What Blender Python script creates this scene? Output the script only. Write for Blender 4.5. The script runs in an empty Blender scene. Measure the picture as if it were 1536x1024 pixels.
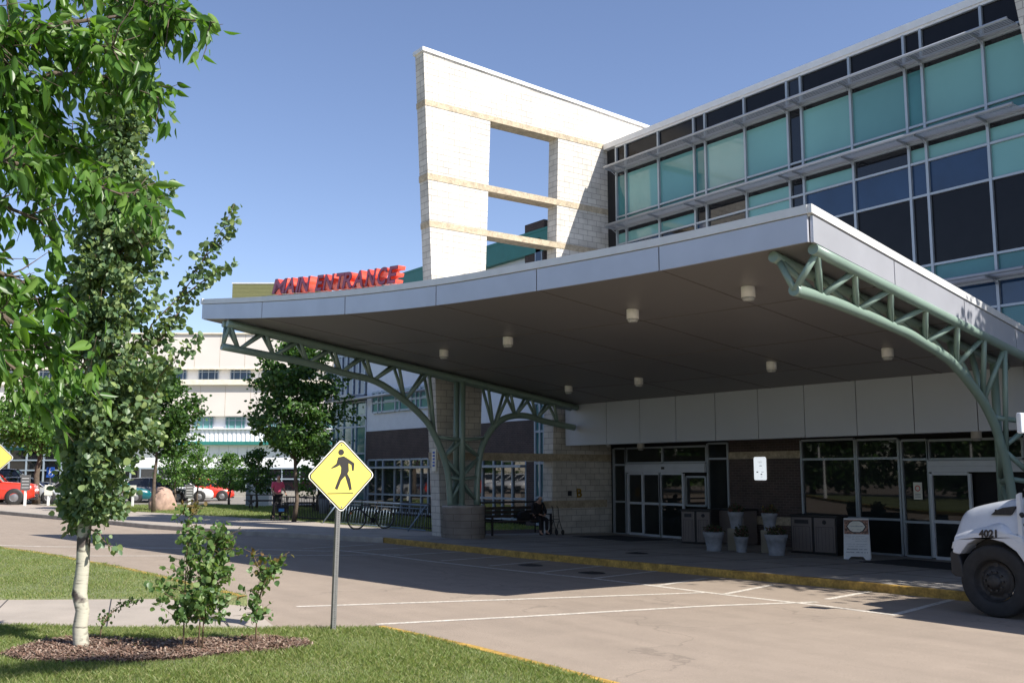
import bpy, bmesh, math, random
import numpy as np
from mathutils import Vector, Matrix, Quaternion
from mathutils.geometry import tessellate_polygon

SC = bpy.context.scene
COL = SC.collection
R = math.radians
PI = math.pi

# ------------------------------------------------------------ camera, sky, sun
YAW = R(36); FPX = 1500.0; PITCH = math.atan(198 / 1500); EZ = 2.2
cam_d = bpy.data.cameras.new('camera'); cam = bpy.data.objects.new('camera', cam_d); COL.objects.link(cam)
cam_d.sensor_width = 36; cam_d.lens = FPX / 1536 * 36; cam_d.clip_start = 0.1; cam_d.clip_end = 1500
cam.location = (0, 0, EZ); cam.rotation_euler = (PI / 2 + PITCH, 0, -YAW)
SC.camera = cam

SUN_TRAVEL = Vector((-0.42, 1.0, -1.0)).normalized()
SUN_EL = math.asin(-SUN_TRAVEL.z); SUN_AZ = math.atan2(-SUN_TRAVEL.x, -SUN_TRAVEL.y)
world = bpy.data.worlds.new('World'); SC.world = world; world.use_nodes = True
wn = world.node_tree.nodes; wl = world.node_tree.links
bg = wn['Background']; sky = wn.new('ShaderNodeTexSky'); sky.sky_type = 'NISHITA'; sky.sun_disc = False
sky.sun_elevation = SUN_EL; sky.sun_rotation = SUN_AZ
sky.altitude = 900; sky.air_density = 1.0; sky.dust_density = 0.6; sky.ozone_density = 3.0
tint = wn.new('ShaderNodeVectorMath'); tint.operation = 'MULTIPLY'; tint.inputs[1].default_value = (1.07, .95, .96)
wl.new(sky.outputs[0], tint.inputs[0]); wl.new(tint.outputs[0], bg.inputs[0]); bg.inputs[1].default_value = 0.107
sl = bpy.data.lights.new('sun', 'SUN'); sl.energy = 5.0; sl.angle = R(0.53); sl.color = (1.0, 0.95, 0.87)
so = bpy.data.objects.new('sun', sl); COL.objects.link(so); so.location = (10, -20, 40)
so.rotation_euler = SUN_TRAVEL.to_track_quat('-Z', 'Y').to_euler()
SC.view_settings.view_transform = 'Standard'; SC.view_settings.look = 'None'
SC.view_settings.exposure = 0.8; SC.view_settings.gamma = 1.0; SC.view_settings.use_curve_mapping = False

# ------------------------------------------------------------ geometry helpers
_FW = Vector((math.sin(YAW) * math.cos(PITCH), math.cos(YAW) * math.cos(PITCH), math.sin(PITCH)))
_RT = Vector((math.cos(YAW), -math.sin(YAW), 0)); _UP = _RT.cross(_FW)
CF = Vector((math.sin(YAW), math.cos(YAW), 0)); CR = _RT.copy()

def at(x, y, D):
    """point in the world that the photograph shows at pixel (x, y), D metres off"""
    d = _FW + _RT * ((x - 768) / FPX) + _UP * ((512 - y) / FPX)
    return Vector((0, 0, EZ)) + d * (D / d.dot(CF))

def gz(x, y, off=0.0):
    return .09 + .006 * (min(max(y, -30), 75) - 13.9) + .018 * (23.5 - min(max(x, -8), 24)) + off

def ground(x, y, off=0.0):
    d = _FW + _RT * ((x - 768) / FPX) + _UP * ((512 - y) / FPX)
    t = (.09 + off - .006 * 13.9 + .018 * 23.5 - EZ) / (d.z - .006 * d.y + .018 * d.x)
    return Vector((d.x * t, d.y * t, EZ + d.z * t))

def gpt(x, y, off=0.0): return Vector((x, y, gz(x, y, off)))

class MB:
    def __init__(s): s.v = []; s.f = []; s.m = []; s.sm = []
    def add(s, vs, fs, mi=0, smooth=False):
        b = len(s.v); s.v += [tuple(v) for v in vs]
        for f in fs: s.f.append(tuple(i + b for i in f)); s.m.append(mi); s.sm.append(smooth)
    def box(s, x0, x1, y0, y1, z0, z1, mi=0, M=None):
        vs = [Vector((x, y, z)) for z in (z0, z1) for y in (y0, y1) for x in (x0, x1)]
        if M is not None: vs = [M @ v for v in vs]
        s.add(vs, [(0, 2, 3, 1), (4, 5, 7, 6), (0, 1, 5, 4), (2, 6, 7, 3), (0, 4, 6, 2), (1, 3, 7, 5)], mi)
    def bar(s, p, q, w, h=None, mi=0, upv=(0, 0, 1)):
        p = Vector(p); q = Vector(q); h = h or w; d = (q - p); L = d.length
        if L < 1e-6: return
        d /= L; u = Vector(upv)
        if abs(d.dot(u)) > .98: u = Vector((0, 1, 0)) if abs(d.y) < .9 else Vector((1, 0, 0))
        a = d.cross(u).normalized(); b = a.cross(d)
        vs = [c + a * (i * w / 2) + b * (j * h / 2) for c in (p, q) for i, j in ((-1, -1), (1, -1), (1, 1), (-1, 1))]
        s.add(vs, [(0, 1, 2, 3), (7, 6, 5, 4), (0, 4, 5, 1), (1, 5, 6, 2), (2, 6, 7, 3), (3, 7, 4, 0)], mi)
    def tube(s, pts, r, n=10, mi=0, caps=True, smooth=True, squash=None):
        pts = [Vector(p) for p in pts]; k = len(pts)
        rs = r if isinstance(r, (list, tuple)) else [r] * k
        ref = None; vs = []
        for i, p in enumerate(pts):
            d = (pts[min(i + 1, k - 1)] - pts[max(i - 1, 0)])
            d = d.normalized() if d.length > 1e-9 else Vector((0, 0, 1))
            if ref is None: ref = Vector((0, 0, 1)) if abs(d.z) < .9 else Vector((1, 0, 0))
            a = d.cross(ref)
            a = a.normalized() if a.length > 1e-6 else d.orthogonal().normalized()
            b = a.cross(d); ref = b
            for j in range(n):
                t = 2 * PI * j / n
                vs.append(p + a * (math.cos(t) * rs[i]) + b * (math.sin(t) * rs[i] * (squash or 1)))
        fs = [(i * n + j, (i + 1) * n + j, (i + 1) * n + (j + 1) % n, i * n + (j + 1) % n) for i in range(k - 1) for j in range(n)]
        s.add(vs, fs, mi, smooth)
        if caps:
            b = len(s.v) - len(vs)
            s.f.append(tuple(b + j for j in range(n))); s.m.append(mi); s.sm.append(False)
            s.f.append(tuple(b + (k - 1) * n + j for j in reversed(range(n)))); s.m.append(mi); s.sm.append(False)
    def lathe(s, prof, c=(0, 0, 0), n=24, mi=0, M=None, smooth=True):
        vs = []
        for r, z in prof:
            for j in range(n):
                t = 2 * PI * j / n; v = Vector((r * math.cos(t), r * math.sin(t), z))
                v = (M @ v) if M is not None else v
                vs.append(v + Vector(c))
        k = len(prof)
        fs = [(i * n + j, i * n + (j + 1) % n, (i + 1) * n + (j + 1) % n, (i + 1) * n + j) for i in range(k - 1) for j in range(n)]
        s.add(vs, fs, mi, smooth)
    def prism(s, poly, fn0, fn1, mi=0, smooth=False):
        """polygon (2d) mapped by fn0 / fn1 to the two end faces"""
        n = len(poly); a = [Vector(fn0(*p)) for p in poly]; b = [Vector(fn1(*p)) for p in poly]
        tri = tessellate_polygon([[Vector((p[0], p[1], 0)) for p in poly]])
        s.add(a + b, [t for t in tri] + [tuple(i + n for i in reversed(t)) for t in tri], mi)
        base = len(s.v) - 2 * n
        for i in range(n):
            j = (i + 1) % n
            s.f.append((base + i, base + j, base + n + j, base + n + i)); s.m.append(mi); s.sm.append(smooth)
    def grid(s, P, mi=0, smooth=True):
        k = len(P); n = len(P[0]); vs = [p for row in P for p in row]
        s.add(vs, [(i * n + j, i * n + j + 1, (i + 1) * n + j + 1, (i + 1) * n + j) for i in range(k - 1) for j in range(n - 1)], mi, smooth)
    def build(s, name, mats, parent=None, world=True, fixn=True, bevel=0, kind=None):
        me = bpy.data.meshes.new(name)
        off = parent.location if (parent is not None and world) else Vector((0, 0, 0))
        if parent is not None and world and parent.parent is not None: off = off + parent.parent.location
        v = np.array(s.v, dtype=float)
        if len(v): v = v - np.array(off)
        me.from_pydata(v.tolist(), [], s.f)
        if not isinstance(mats, (list, tuple)): mats = [mats]
        for m in mats: me.materials.append(m)
        me.polygons.foreach_set('material_index', s.m); me.polygons.foreach_set('use_smooth', s.sm)
        if fixn:
            bm = bmesh.new(); bm.from_mesh(me); bmesh.ops.recalc_face_normals(bm, faces=bm.faces); bm.to_mesh(me); bm.free()
        me.update()
        o = bpy.data.objects.new(name, me); COL.objects.link(o)
        if parent is not None: o.parent = parent
        if bevel:
            b = o.modifiers.new('bevel', 'BEVEL'); b.width = bevel; b.segments = 2; b.limit_method = 'ANGLE'
        if kind: o['kind'] = kind
        return o

def tag(o, label, cat, group=None, kind=None):
    o['label'] = label; o['category'] = cat
    if group: o['group'] = group
    if kind: o['kind'] = kind
    return o

def thing(name, label, cat, loc=(0, 0, 0), rz=0, group=None):
    o = bpy.data.objects.new(name, None); COL.objects.link(o); o.location = loc; o.rotation_euler = (0, 0, rz)
    o.empty_display_size = .3
    return tag(o, label, cat, group)

def dup(root, loc, rz=None, label=None, scale=None):
    r = root.copy(); COL.objects.link(r); r.location = loc
    if rz is not None: r.rotation_euler = (0, 0, rz)
    if label: r['label'] = label
    if scale: r.scale = (scale,) * 3
    for ch in list(root.children):
        c = ch.copy(); COL.objects.link(c); c.parent = r
        for g in ch.children:
            d = g.copy(); COL.objects.link(d); d.parent = c
    return r

def text(name, s, size, mat, parent, M, ext=.004, shear=0, space=1.0, bold=0, xs=1.0):
    cu = bpy.data.curves.new(name, 'FONT'); cu.body = s; cu.size = size; cu.extrude = ext; cu.shear = shear
    cu.align_x = 'CENTER'; cu.align_y = 'CENTER'; cu.offset = bold; cu.space_character = space
    t = bpy.data.objects.new(name, cu); COL.objects.link(t)
    bpy.context.view_layer.update()
    me = bpy.data.meshes.new_from_object(t.evaluated_get(bpy.context.evaluated_depsgraph_get()))
    bpy.data.objects.remove(t)
    me.materials.clear(); me.materials.append(mat)
    o = bpy.data.objects.new(name, me); COL.objects.link(o)
    if parent is not None: o.parent = parent
    o.matrix_local = M @ Matrix.Diagonal((xs, 1, 1, 1))
    return o

# ------------------------------------------------------------ materials
def nt(name):
    m = bpy.data.materials.new(name); m.use_nodes = True; return m, m.node_tree.nodes, m.node_tree.links, m.node_tree.nodes['Principled BSDF']

def mat(name, col, rough=.6, metal=0, var=.12, scale=3.0, bump=0, bscale=60, spec=.5, coat=0, fine=0, fscale=80, trans=0):
    m, n, l, p = nt(name)
    p.inputs['Roughness'].default_value = rough; p.inputs['Metallic'].default_value = metal
    p.inputs['Specular IOR Level'].default_value = spec; p.inputs['Coat Weight'].default_value = coat
    g = n.new('ShaderNodeNewGeometry')
    no = n.new('ShaderNodeTexNoise'); no.inputs['Scale'].default_value = scale; no.inputs['Detail'].default_value = 6
    l.new(g.outputs['Position'], no.inputs['Vector'])
    mr = n.new('ShaderNodeMapRange'); mr.inputs[1].default_value = .3; mr.inputs[2].default_value = .7
    mr.inputs[3].default_value = 1 - var; mr.inputs[4].default_value = 1 + var
    l.new(no.outputs[0], mr.inputs[0])
    last = mr.outputs[0]
    if fine:
        n2 = n.new('ShaderNodeTexNoise'); n2.inputs['Scale'].default_value = fscale; n2.inputs['Detail'].default_value = 3
        l.new(g.outputs['Position'], n2.inputs['Vector'])
        m2 = n.new('ShaderNodeMapRange'); m2.inputs[1].default_value = .3; m2.inputs[2].default_value = .7
        m2.inputs[3].default_value = 1 - fine; m2.inputs[4].default_value = 1 + fine
        l.new(n2.outputs[0], m2.inputs[0])
        mu = n.new('ShaderNodeMath'); mu.operation = 'MULTIPLY'; l.new(last, mu.inputs[0]); l.new(m2.outputs[0], mu.inputs[1]); last = mu.outputs[0]
    mx = n.new('ShaderNodeVectorMath'); mx.operation = 'SCALE'; mx.inputs[0].default_value = col
    l.new(last, mx.inputs['Scale']); l.new(mx.outputs[0], p.inputs['Base Color'])
    if bump:
        nb = n.new('ShaderNodeTexNoise'); nb.inputs['Scale'].default_value = bscale; nb.inputs['Detail'].default_value = 4
        l.new(g.outputs['Position'], nb.inputs['Vector'])
        bp = n.new('ShaderNodeBump'); bp.inputs['Strength'].default_value = bump; bp.inputs['Distance'].default_value = .02
        l.new(nb.outputs[0], bp.inputs['Height']); l.new(bp.outputs[0], p.inputs['Normal'])
    return m

def brick(name, axis, c1, c2, mortar, w, h, msize=.012, rough=.85, bump=.3, var=.0, off=.5):
    m, n, l, p = nt(name); p.inputs['Roughness'].default_value = rough
    g = n.new('ShaderNodeNewGeometry'); sp = n.new('ShaderNodeSeparateXYZ'); cb = n.new('ShaderNodeCombineXYZ')
    l.new(g.outputs['Position'], sp.inputs[0])
    if axis == 'auto':      # picks x or y by the way the face looks
        sn = n.new('ShaderNodeSeparateXYZ'); l.new(g.outputs['True Normal'], sn.inputs[0])
        ab = n.new('ShaderNodeMath'); ab.operation = 'ABSOLUTE'; l.new(sn.outputs[0], ab.inputs[0])
        gt = n.new('ShaderNodeMath'); gt.operation = 'GREATER_THAN'; gt.inputs[1].default_value = .7; l.new(ab.outputs[0], gt.inputs[0])
        mx = n.new('ShaderNodeMix'); l.new(gt.outputs[0], mx.inputs[0]); l.new(sp.outputs[0], mx.inputs[2]); l.new(sp.outputs[1], mx.inputs[3])
        l.new(mx.outputs[0], cb.inputs[0])
    else: l.new(sp.outputs[0 if axis == 'y' else 1], cb.inputs[0])
    l.new(sp.outputs[2], cb.inputs[1])
    b = n.new('ShaderNodeTexBrick'); l.new(cb.outputs[0], b.inputs['Vector'])
    b.inputs['Color1'].default_value = (*c1, 1); b.inputs['Color2'].default_value = (*c2, 1); b.inputs['Mortar'].default_value = (*mortar, 1)
    b.inputs['Scale'].default_value = 1; b.inputs['Mortar Size'].default_value = msize; b.inputs['Mortar Smooth'].default_value = .3
    b.inputs['Brick Width'].default_value = w; b.inputs['Row Height'].default_value = h; b.offset = off
    no = n.new('ShaderNodeTexNoise'); no.inputs['Scale'].default_value = 2.2; no.inputs['Detail'].default_value = 8; l.new(g.outputs['Position'], no.inputs['Vector'])
    mr = n.new('ShaderNodeMapRange'); mr.inputs[1].default_value = .3; mr.inputs[2].default_value = .7; mr.inputs[3].default_value = .82; mr.inputs[4].default_value = 1.1
    l.new(no.outputs[0], mr.inputs[0])
    vm = n.new('ShaderNodeVectorMath'); vm.operation = 'SCALE'; l.new(b.outputs['Color'], vm.inputs[0]); l.new(mr.outputs[0], vm.inputs['Scale'])
    l.new(vm.outputs[0], p.inputs['Base Color'])
    n2 = n.new('ShaderNodeTexNoise'); n2.inputs['Scale'].default_value = 30; l.new(g.outputs['Position'], n2.inputs['Vector'])
    ma = n.new('ShaderNodeMath'); ma.operation = 'MULTIPLY_ADD'; ma.inputs[1].default_value = -1; l.new(b.outputs['Fac'], ma.inputs[0]); l.new(n2.outputs[0], ma.inputs[2])
    bp = n.new('ShaderNodeBump'); bp.inputs['Strength'].default_value = bump; bp.inputs['Distance'].default_value = .015
    l.new(ma.outputs[0], bp.inputs['Height']); l.new(bp.outputs[0], p.inputs['Normal'])
    return m

def leafmat(name, c1, c2, c3, rough=.45, tr=.35, spec=.4):
    m, n, l, p = nt(name)
    g = n.new('ShaderNodeNewGeometry'); cr = n.new('ShaderNodeValToRGB')
    e = cr.color_ramp.elements; e[0].color = (*c1, 1); e[1].color = (*c3, 1); e[1].position = 1
    k = e.new(.55); k.color = (*c2, 1)
    l.new(g.outputs['Random Per Island'], cr.inputs[0]); l.new(cr.outputs[0], p.inputs['Base Color'])
    p.inputs['Roughness'].default_value = rough; p.inputs['Specular IOR Level'].default_value = spec
    t = n.new('ShaderNodeBsdfTranslucent'); ms = n.new('ShaderNodeMixShader'); ms.inputs[0].default_value = tr
    sc = n.new('ShaderNodeVectorMath'); sc.operation = 'MULTIPLY'; sc.inputs[1].default_value = (1.5, 1.6, .6)
    l.new(cr.outputs[0], sc.inputs[0]); l.new(sc.outputs[0], t.inputs['Color'])
    l.new(p.outputs[0], ms.inputs[1]); l.new(t.outputs[0], ms.inputs[2]); l.new(ms.outputs[0], n['Material Output'].inputs[0])
    return m

M = {}
M['lawn'] = mat('lawn_green', (.155, .18, .075), .9, var=.22, scale=.9, bump=.6, bscale=45, fine=.3, fscale=25)
M['grass'] = leafmat('grass_blades', (.145, .205, .055), (.19, .245, .075), (.34, .32, .16), .5, .4)
M['soil'] = mat('mulch_soil', (.055, .032, .022), .95, var=.3, scale=12, bump=.8, bscale=50)
M['chip'] = leafmat('mulch_chips', (.11, .065, .045), (.20, .12, .085), (.32, .25, .20), .85, .0)
M['concrete'] = mat('concrete_paving', (.345, .30, .255), .85, var=.1, scale=1.5, bump=.15, bscale=90, fine=.12, fscale=120)
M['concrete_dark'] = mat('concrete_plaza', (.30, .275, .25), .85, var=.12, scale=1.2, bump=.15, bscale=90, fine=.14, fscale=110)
M['kerb'] = mat('kerb_concrete', (.36, .33, .29), .85, var=.18, scale=3, bump=.2, fine=.12)
M['yellow_kerb'] = mat('kerb_yellow_paint', (.40, .245, .05), .7, var=.4, scale=6, bump=.2, fine=.28, fscale=22)
M['marking'] = mat('white_road_paint', (.52, .475, .415), .75, var=.18, scale=5, fine=.34, fscale=24)
M['lot'] = mat('parking_asphalt', (.20, .185, .165), .9, var=.12, scale=.6, fine=.15)
M['block_sun'] = brick('split_face_block', 'auto', (.62, .59, .535), (.54, .51, .46), (.28, .26, .235), .42, .2, .010, .85, .35)
M['band'] = mat('tan_stone_band', (.42, .35, .25), .9, var=.22, scale=6, bump=.8, bscale=14, fine=.2, fscale=20)
M['brick'] = brick('dark_brick', 'auto', (.088, .060, .053), (.066, .048, .044), (.12, .10, .09), .22, .075, .009, .9, .3)
M['plinth'] = brick('plinth_block', 'auto', (.40, .36, .33), (.36, .325, .295), (.2, .18, .165), .6, .2, .008, .9, .4)
M['metal'] = mat('window_frame_metal', (.36, .40, .44), .4, .35, var=.05)
M['doormetal'] = mat('pale_door_metal', (.55, .58, .62), .45, .15, var=.05)
M['louvre'] = mat('sunshade_metal', (.36, .38, .42), .45, .35, var=.05)
M['fascia'] = mat('silver_panel', (.50, .51, .56), .34, .45, var=.06, scale=1.3)
M['flash'] = mat('pale_flashing', (.68, .68, .68), .45, .2, var=.05)
M['joint'] = mat('dark_joint', (.03, .03, .035), .7)
M['soffit'] = mat('soffit_panel', (.178, .168, .165), .45, .1, var=.04, scale=.5)
M['soffit_joint'] = mat('soffit_joint', (.12, .105, .1), .6)
M['whitepanel'] = mat('pale_wall_panel', (.48, .50, .54), .5, .1, var=.03, scale=.6)
M['green_steel'] = mat('sage_green_steel', (.195, .27, .225), .4, .0, var=.06, scale=2, coat=.15)
M['lampcan'] = mat('white_lamp_can', (.7, .68, .64), .5)
M['lens'] = mat('ribbed_lens', (.4, .4, .38), .25, spec=.7)
M['red'] = mat('red_acrylic', (.75, .07, .035), .3, coat=.5)
M['redrim'] = mat('dark_red_trim', (.17, .012, .03), .4)
M['redface'] = mat('rose_red_face', (.42, .085, .15), .35)
M['glass_dark'] = mat('dark_glass', (.010, .011, .014), .03, spec=.6, var=.1)
M['glass_teal'] = mat('teal_glass', (.15, .33, .32), .05, spec=.6, var=.12, scale=.3)
M['glass_tealb'] = mat('pale_teal_glass', (.20, .38, .37), .05, spec=.6, var=.12, scale=.3)
M['glass_tealc'] = mat('mid_teal_glass', (.11, .27, .275), .05, spec=.6, var=.14, scale=.3)
M['glass_teal2'] = mat('deep_teal_glass', (.05, .17, .18), .05, spec=.6, var=.2, scale=.5)
M['glass_blue'] = mat('blue_glass', (.012, .035, .085), .04, spec=.7, var=.3, scale=.6)
M['spandrel'] = mat('black_spandrel', (.010, .010, .012), .16, spec=.22)
M['glass_store'] = mat('shop_glass', (.016, .020, .020), .02, spec=.42)
M['glass_wing'] = mat('wing_shop_glass', (.03, .036, .034), .02, spec=1.0)
M['interior'] = mat('dark_interior', (.012, .012, .013), .9)
M['siding'] = mat('pale_blue_siding', (.66, .70, .76), .55, var=.04)
M['teal'] = mat('teal_metal', (.03, .20, .17), .5, .1, var=.06)
M['beige'] = mat('beige_wall_panel', (.66, .605, .55), .85, var=.05, scale=.25)
M['cream'] = mat('cream_trim', (.75, .68, .55), .8)
M['white'] = mat('white_siding', (.82, .82, .83), .7, var=.03)
M['khaki'] = mat('khaki_louvre', (.27, .27, .13), .6, var=.05)
M['whitepaint'] = mat('white_paint', (.72, .72, .71), .45, var=.05, coat=.2)
M['truckpaint'] = mat('white_truck_paint', (.60, .63, .68), .28, var=.06, scale=5, coat=.5)
M['black'] = mat('black_plastic', (.018, .018, .02), .55, var=.15)
M['rubber'] = mat('tyre_rubber', (.022, .021, .021), .8, var=.25, scale=9)
M['rimdirty'] = mat('dusty_steel_rim', (.045, .042, .04), .6, .4, var=.3, scale=14)
M['rim'] = mat('alloy_rim', (.26, .26, .27), .4, .6)
M['galv'] = mat('galvanised_steel', (.21, .21, .205), .5, .6, var=.12, scale=30)
M['hole'] = mat('punched_hole', (.02, .02, .02), .9)
M['sign_yellow'] = mat('sign_yellow', (.72, .61, .115), .4, var=.03)
M['sign_black'] = mat('sign_black', (.022, .018, .018), .5)
M['sign_white'] = mat('sign_white', (.74, .72, .62), .45)
M['signbright'] = mat('bright_sign_face', (.85, .87, .9), .35)
M['signgrey'] = mat('grey_print', (.25, .27, .3), .6)
M['signblue'] = mat('blue_sign', (.02, .09, .42), .5)
M['steel_blue'] = mat('blue_grey_rail', (.20, .26, .32), .4, .4)
M['dark_steel'] = mat('dark_steel', (.035, .035, .037), .5, .3)
M['darkwood'] = mat('dark_timber', (.05, .038, .03), .7)
M['pot'] = mat('pale_pot', (.25, .265, .29), .8, var=.15, scale=9, bump=.3, bscale=25)
M['box'] = mat('beige_plinth_box', (.30, .27, .21), .8, var=.08)
M['bin_panel'] = mat('bin_taupe_panel', (.17, .145, .135), .6, var=.06)
M['mat'] = mat('door_mat', (.03, .03, .032), .95)
M['brass'] = mat('brass_letter', (.45, .28, .06), .35, .7)
M['boulder'] = mat('pink_granite', (.36, .245, .195), .9, var=.25, scale=5, bump=.8, bscale=8, fine=.15)
M['bark'] = mat('grey_brown_bark', (.10, .075, .055), .9, var=.3, scale=9, bump=.6, bscale=30)
M['twig'] = mat('brown_twig', (.15, .10, .06), .8)
M['leaf_aspen'] = leafmat('aspen_leaf', (.075, .135, .066), (.125, .195, .092), (.25, .32, .12), .42, .3)
M['leaf_elm'] = leafmat('elm_leaf', (.042, .105, .018), (.08, .175, .028), (.16, .27, .06), .36, .4)
M['leaf_sap'] = leafmat('sapling_leaf', (.07, .14, .045), (.11, .19, .06), (.20, .27, .09), .42, .35)
M['leaf_red'] = leafmat('young_red_leaf', (.16, .08, .03), (.13, .13, .035), (.22, .15, .06), .45, .35)
M['leaf_dark'] = leafmat('linden_leaf', (.028, .07, .018), (.045, .105, .022), (.10, .19, .035), .45, .3)
M['leaf_mid'] = leafmat('maple_leaf', (.05, .12, .025), (.085, .18, .035), (.15, .26, .06), .5, .35)
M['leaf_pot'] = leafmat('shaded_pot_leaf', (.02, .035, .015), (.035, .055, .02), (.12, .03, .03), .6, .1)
M['skin'] = mat('skin', (.42, .25, .18), .6)
M['greyhair'] = mat('grey_hair', (.30, .28, .26), .8)
M['darkhair'] = mat('dark_hair', (.02, .015, .012), .7)
M['pink'] = mat('pink_shirt', (.55, .08, .16), .8)
M['blackcloth'] = mat('black_cloth', (.012, .012, .015), .9)
M['bluecloth'] = mat('blue_cloth', (.05, .2, .5), .8)
M['amber'] = mat('amber_reflector', (.8, .25, .03), .4)
M['headlight'] = mat('headlight_glass', (.55, .57, .6), .12, spec=.8)

def bark_birch():
    m, n, l, p = nt('aspen_bark'); p.inputs['Roughness'].default_value = .8
    g = n.new('ShaderNodeNewGeometry'); mp = n.new('ShaderNodeMapping'); mp.inputs['Scale'].default_value = (5, 5, 28)
    l.new(g.outputs['Position'], mp.inputs[0])
    a = n.new('ShaderNodeTexNoise'); a.inputs['Scale'].default_value = 1.0; a.inputs['Detail'].default_value = 8; l.new(mp.outputs[0], a.inputs['Vector'])
    cr = n.new('ShaderNodeValToRGB'); e = cr.color_ramp.elements
    e[0].position = .30; e[0].color = (.06, .05, .04, 1); e[1].position = .44; e[1].color = (.43, .41, .33, 1)
    l.new(a.outputs[0], cr.inputs[0])
    b = n.new('ShaderNodeTexNoise'); b.inputs['Scale'].default_value = 4.2; b.inputs['Detail'].default_value = 5; l.new(g.outputs['Position'], b.inputs['Vector'])
    c2 = n.new('ShaderNodeValToRGB'); e = c2.color_ramp.elements; e[0].position = .56; e[0].color = (0, 0, 0, 1); e[1].position = .62; e[1].color = (1, 1, 1, 1)
    l.new(b.outputs[0], c2.inputs[0])
    mx = n.new('ShaderNodeMix'); mx.data_type = 'RGBA'; l.new(c2.outputs[0], mx.inputs[0]); l.new(cr.outputs[0], mx.inputs[6]); mx.inputs[7].default_value = (.075, .06, .055, 1)
    l.new(mx.outputs[2], p.inputs['Base Color'])
    bp = n.new('ShaderNodeBump'); bp.inputs['Strength'].default_value = .5; bp.inputs['Distance'].default_value = .01; l.new(a.outputs[0], bp.inputs['Height']); l.new(bp.outputs[0], p.inputs['Normal'])
    return m
M['aspen_bark'] = bark_birch()

def asphalt():
    m, n, l, p = nt('sunbleached_asphalt'); p.inputs['Roughness'].default_value = .88
    g = n.new('ShaderNodeNewGeometry')
    def noise(sc, det=4, lo=.3, hi=.7, a=.9, b=1.1, vec=None):
        x = n.new('ShaderNodeTexNoise'); x.inputs['Scale'].default_value = sc; x.inputs['Detail'].default_value = det
        l.new(vec or g.outputs['Position'], x.inputs['Vector'])
        y = n.new('ShaderNodeMapRange'); y.inputs[1].default_value = lo; y.inputs[2].default_value = hi; y.inputs[3].default_value = a; y.inputs[4].default_value = b
        l.new(x.outputs[0], y.inputs[0]); return y.outputs[0]
    def mul(a, b):
        x = n.new('ShaderNodeMath'); x.operation = 'MULTIPLY'; l.new(a, x.inputs[0]); l.new(b, x.inputs[1]); return x.outputs[0]
    big = noise(.22, 4, a=.96, b=1.04); med = noise(2.2, 6, a=.95, b=1.05); fine = noise(130, 2, .3, .7, .72, 1.28)
    mp = n.new('ShaderNodeMapping'); mp.inputs['Scale'].default_value = (2.2, .12, 1); mp.inputs['Rotation'].default_value = (0, 0, .15); l.new(g.outputs['Position'], mp.inputs[0])
    streak = noise(1.0, 5, a=.93, b=1.06, vec=mp.outputs[0])
    v = n.new('ShaderNodeTexVoronoi'); v.feature = 'DISTANCE_TO_EDGE'; v.inputs['Scale'].default_value = .16
    w = n.new('ShaderNodeTexNoise'); w.inputs['Scale'].default_value = .8; w.inputs['Detail'].default_value = 6; l.new(g.outputs['Position'], w.inputs['Vector'])
    ad = n.new('ShaderNodeVectorMath'); ad.operation = 'MULTIPLY_ADD'; ad.inputs[1].default_value = (3, 3, 3); l.new(w.outputs[1], ad.inputs[0]); l.new(g.outputs['Position'], ad.inputs[2]); l.new(ad.outputs[0], v.inputs['Vector'])
    ck = n.new('ShaderNodeMapRange'); ck.inputs[1].default_value = .001; ck.inputs[2].default_value = .006; ck.inputs[3].default_value = .78; ck.inputs[4].default_value = 1
    l.new(v.outputs[0], ck.inputs[0])
    stain = noise(1.1, 7, .60, .68, 1.0, .90); pale = noise(.7, 8, .62, .70, 1.0, 1.07)
    tot = mul(mul(mul(mul(big, med), mul(fine, streak)), ck.outputs[0]), mul(stain, pale))
    s = n.new('ShaderNodeVectorMath'); s.operation = 'SCALE'; s.inputs[0].default_value = (.282, .228, .180); l.new(tot, s.inputs['Scale']); l.new(s.outputs[0], p.inputs['Base Color'])
    nb = n.new('ShaderNodeTexNoise'); nb.inputs['Scale'].default_value = 140; l.new(g.outputs['Position'], nb.inputs['Vector'])
    bp = n.new('ShaderNodeBump'); bp.inputs['Strength'].default_value = .35; bp.inputs['Distance'].default_value = .01; l.new(nb.outputs[0], bp.inputs['Height']); l.new(bp.outputs[0], p.inputs['Normal'])
    return m
M['asphalt'] = asphalt()

# ------------------------------------------------------------ the ground
def gsheet(name, xs, ys, off, m):
    b = MB(); b.grid([[(x, y, gz(x, y, off)) for y in ys] for x in xs], smooth=False)
    o = b.build(name, m); o['kind'] = 'structure'; return o
gsheet('ground', (-500, -60, -8, 24, 80, 500), (-300, -30, 75, 500), -.22, M['lawn'])
gsheet('road', (-60, -8, 18), (-30, 75), -.15, M['asphalt'])
gsheet('parking_lot', (11.5, 24, 70), (57.3, 75), -.03, M['lot'])

def slab(name, poly, m, top=0.0, bot=-.25):
    b = MB(); b.prism(poly, lambda x, y: (x, y, gz(x, y, top)), lambda x, y: (x, y, gz(x, y, bot)))
    o = b.build(name, m); o['kind'] = 'structure'; return o

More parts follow.
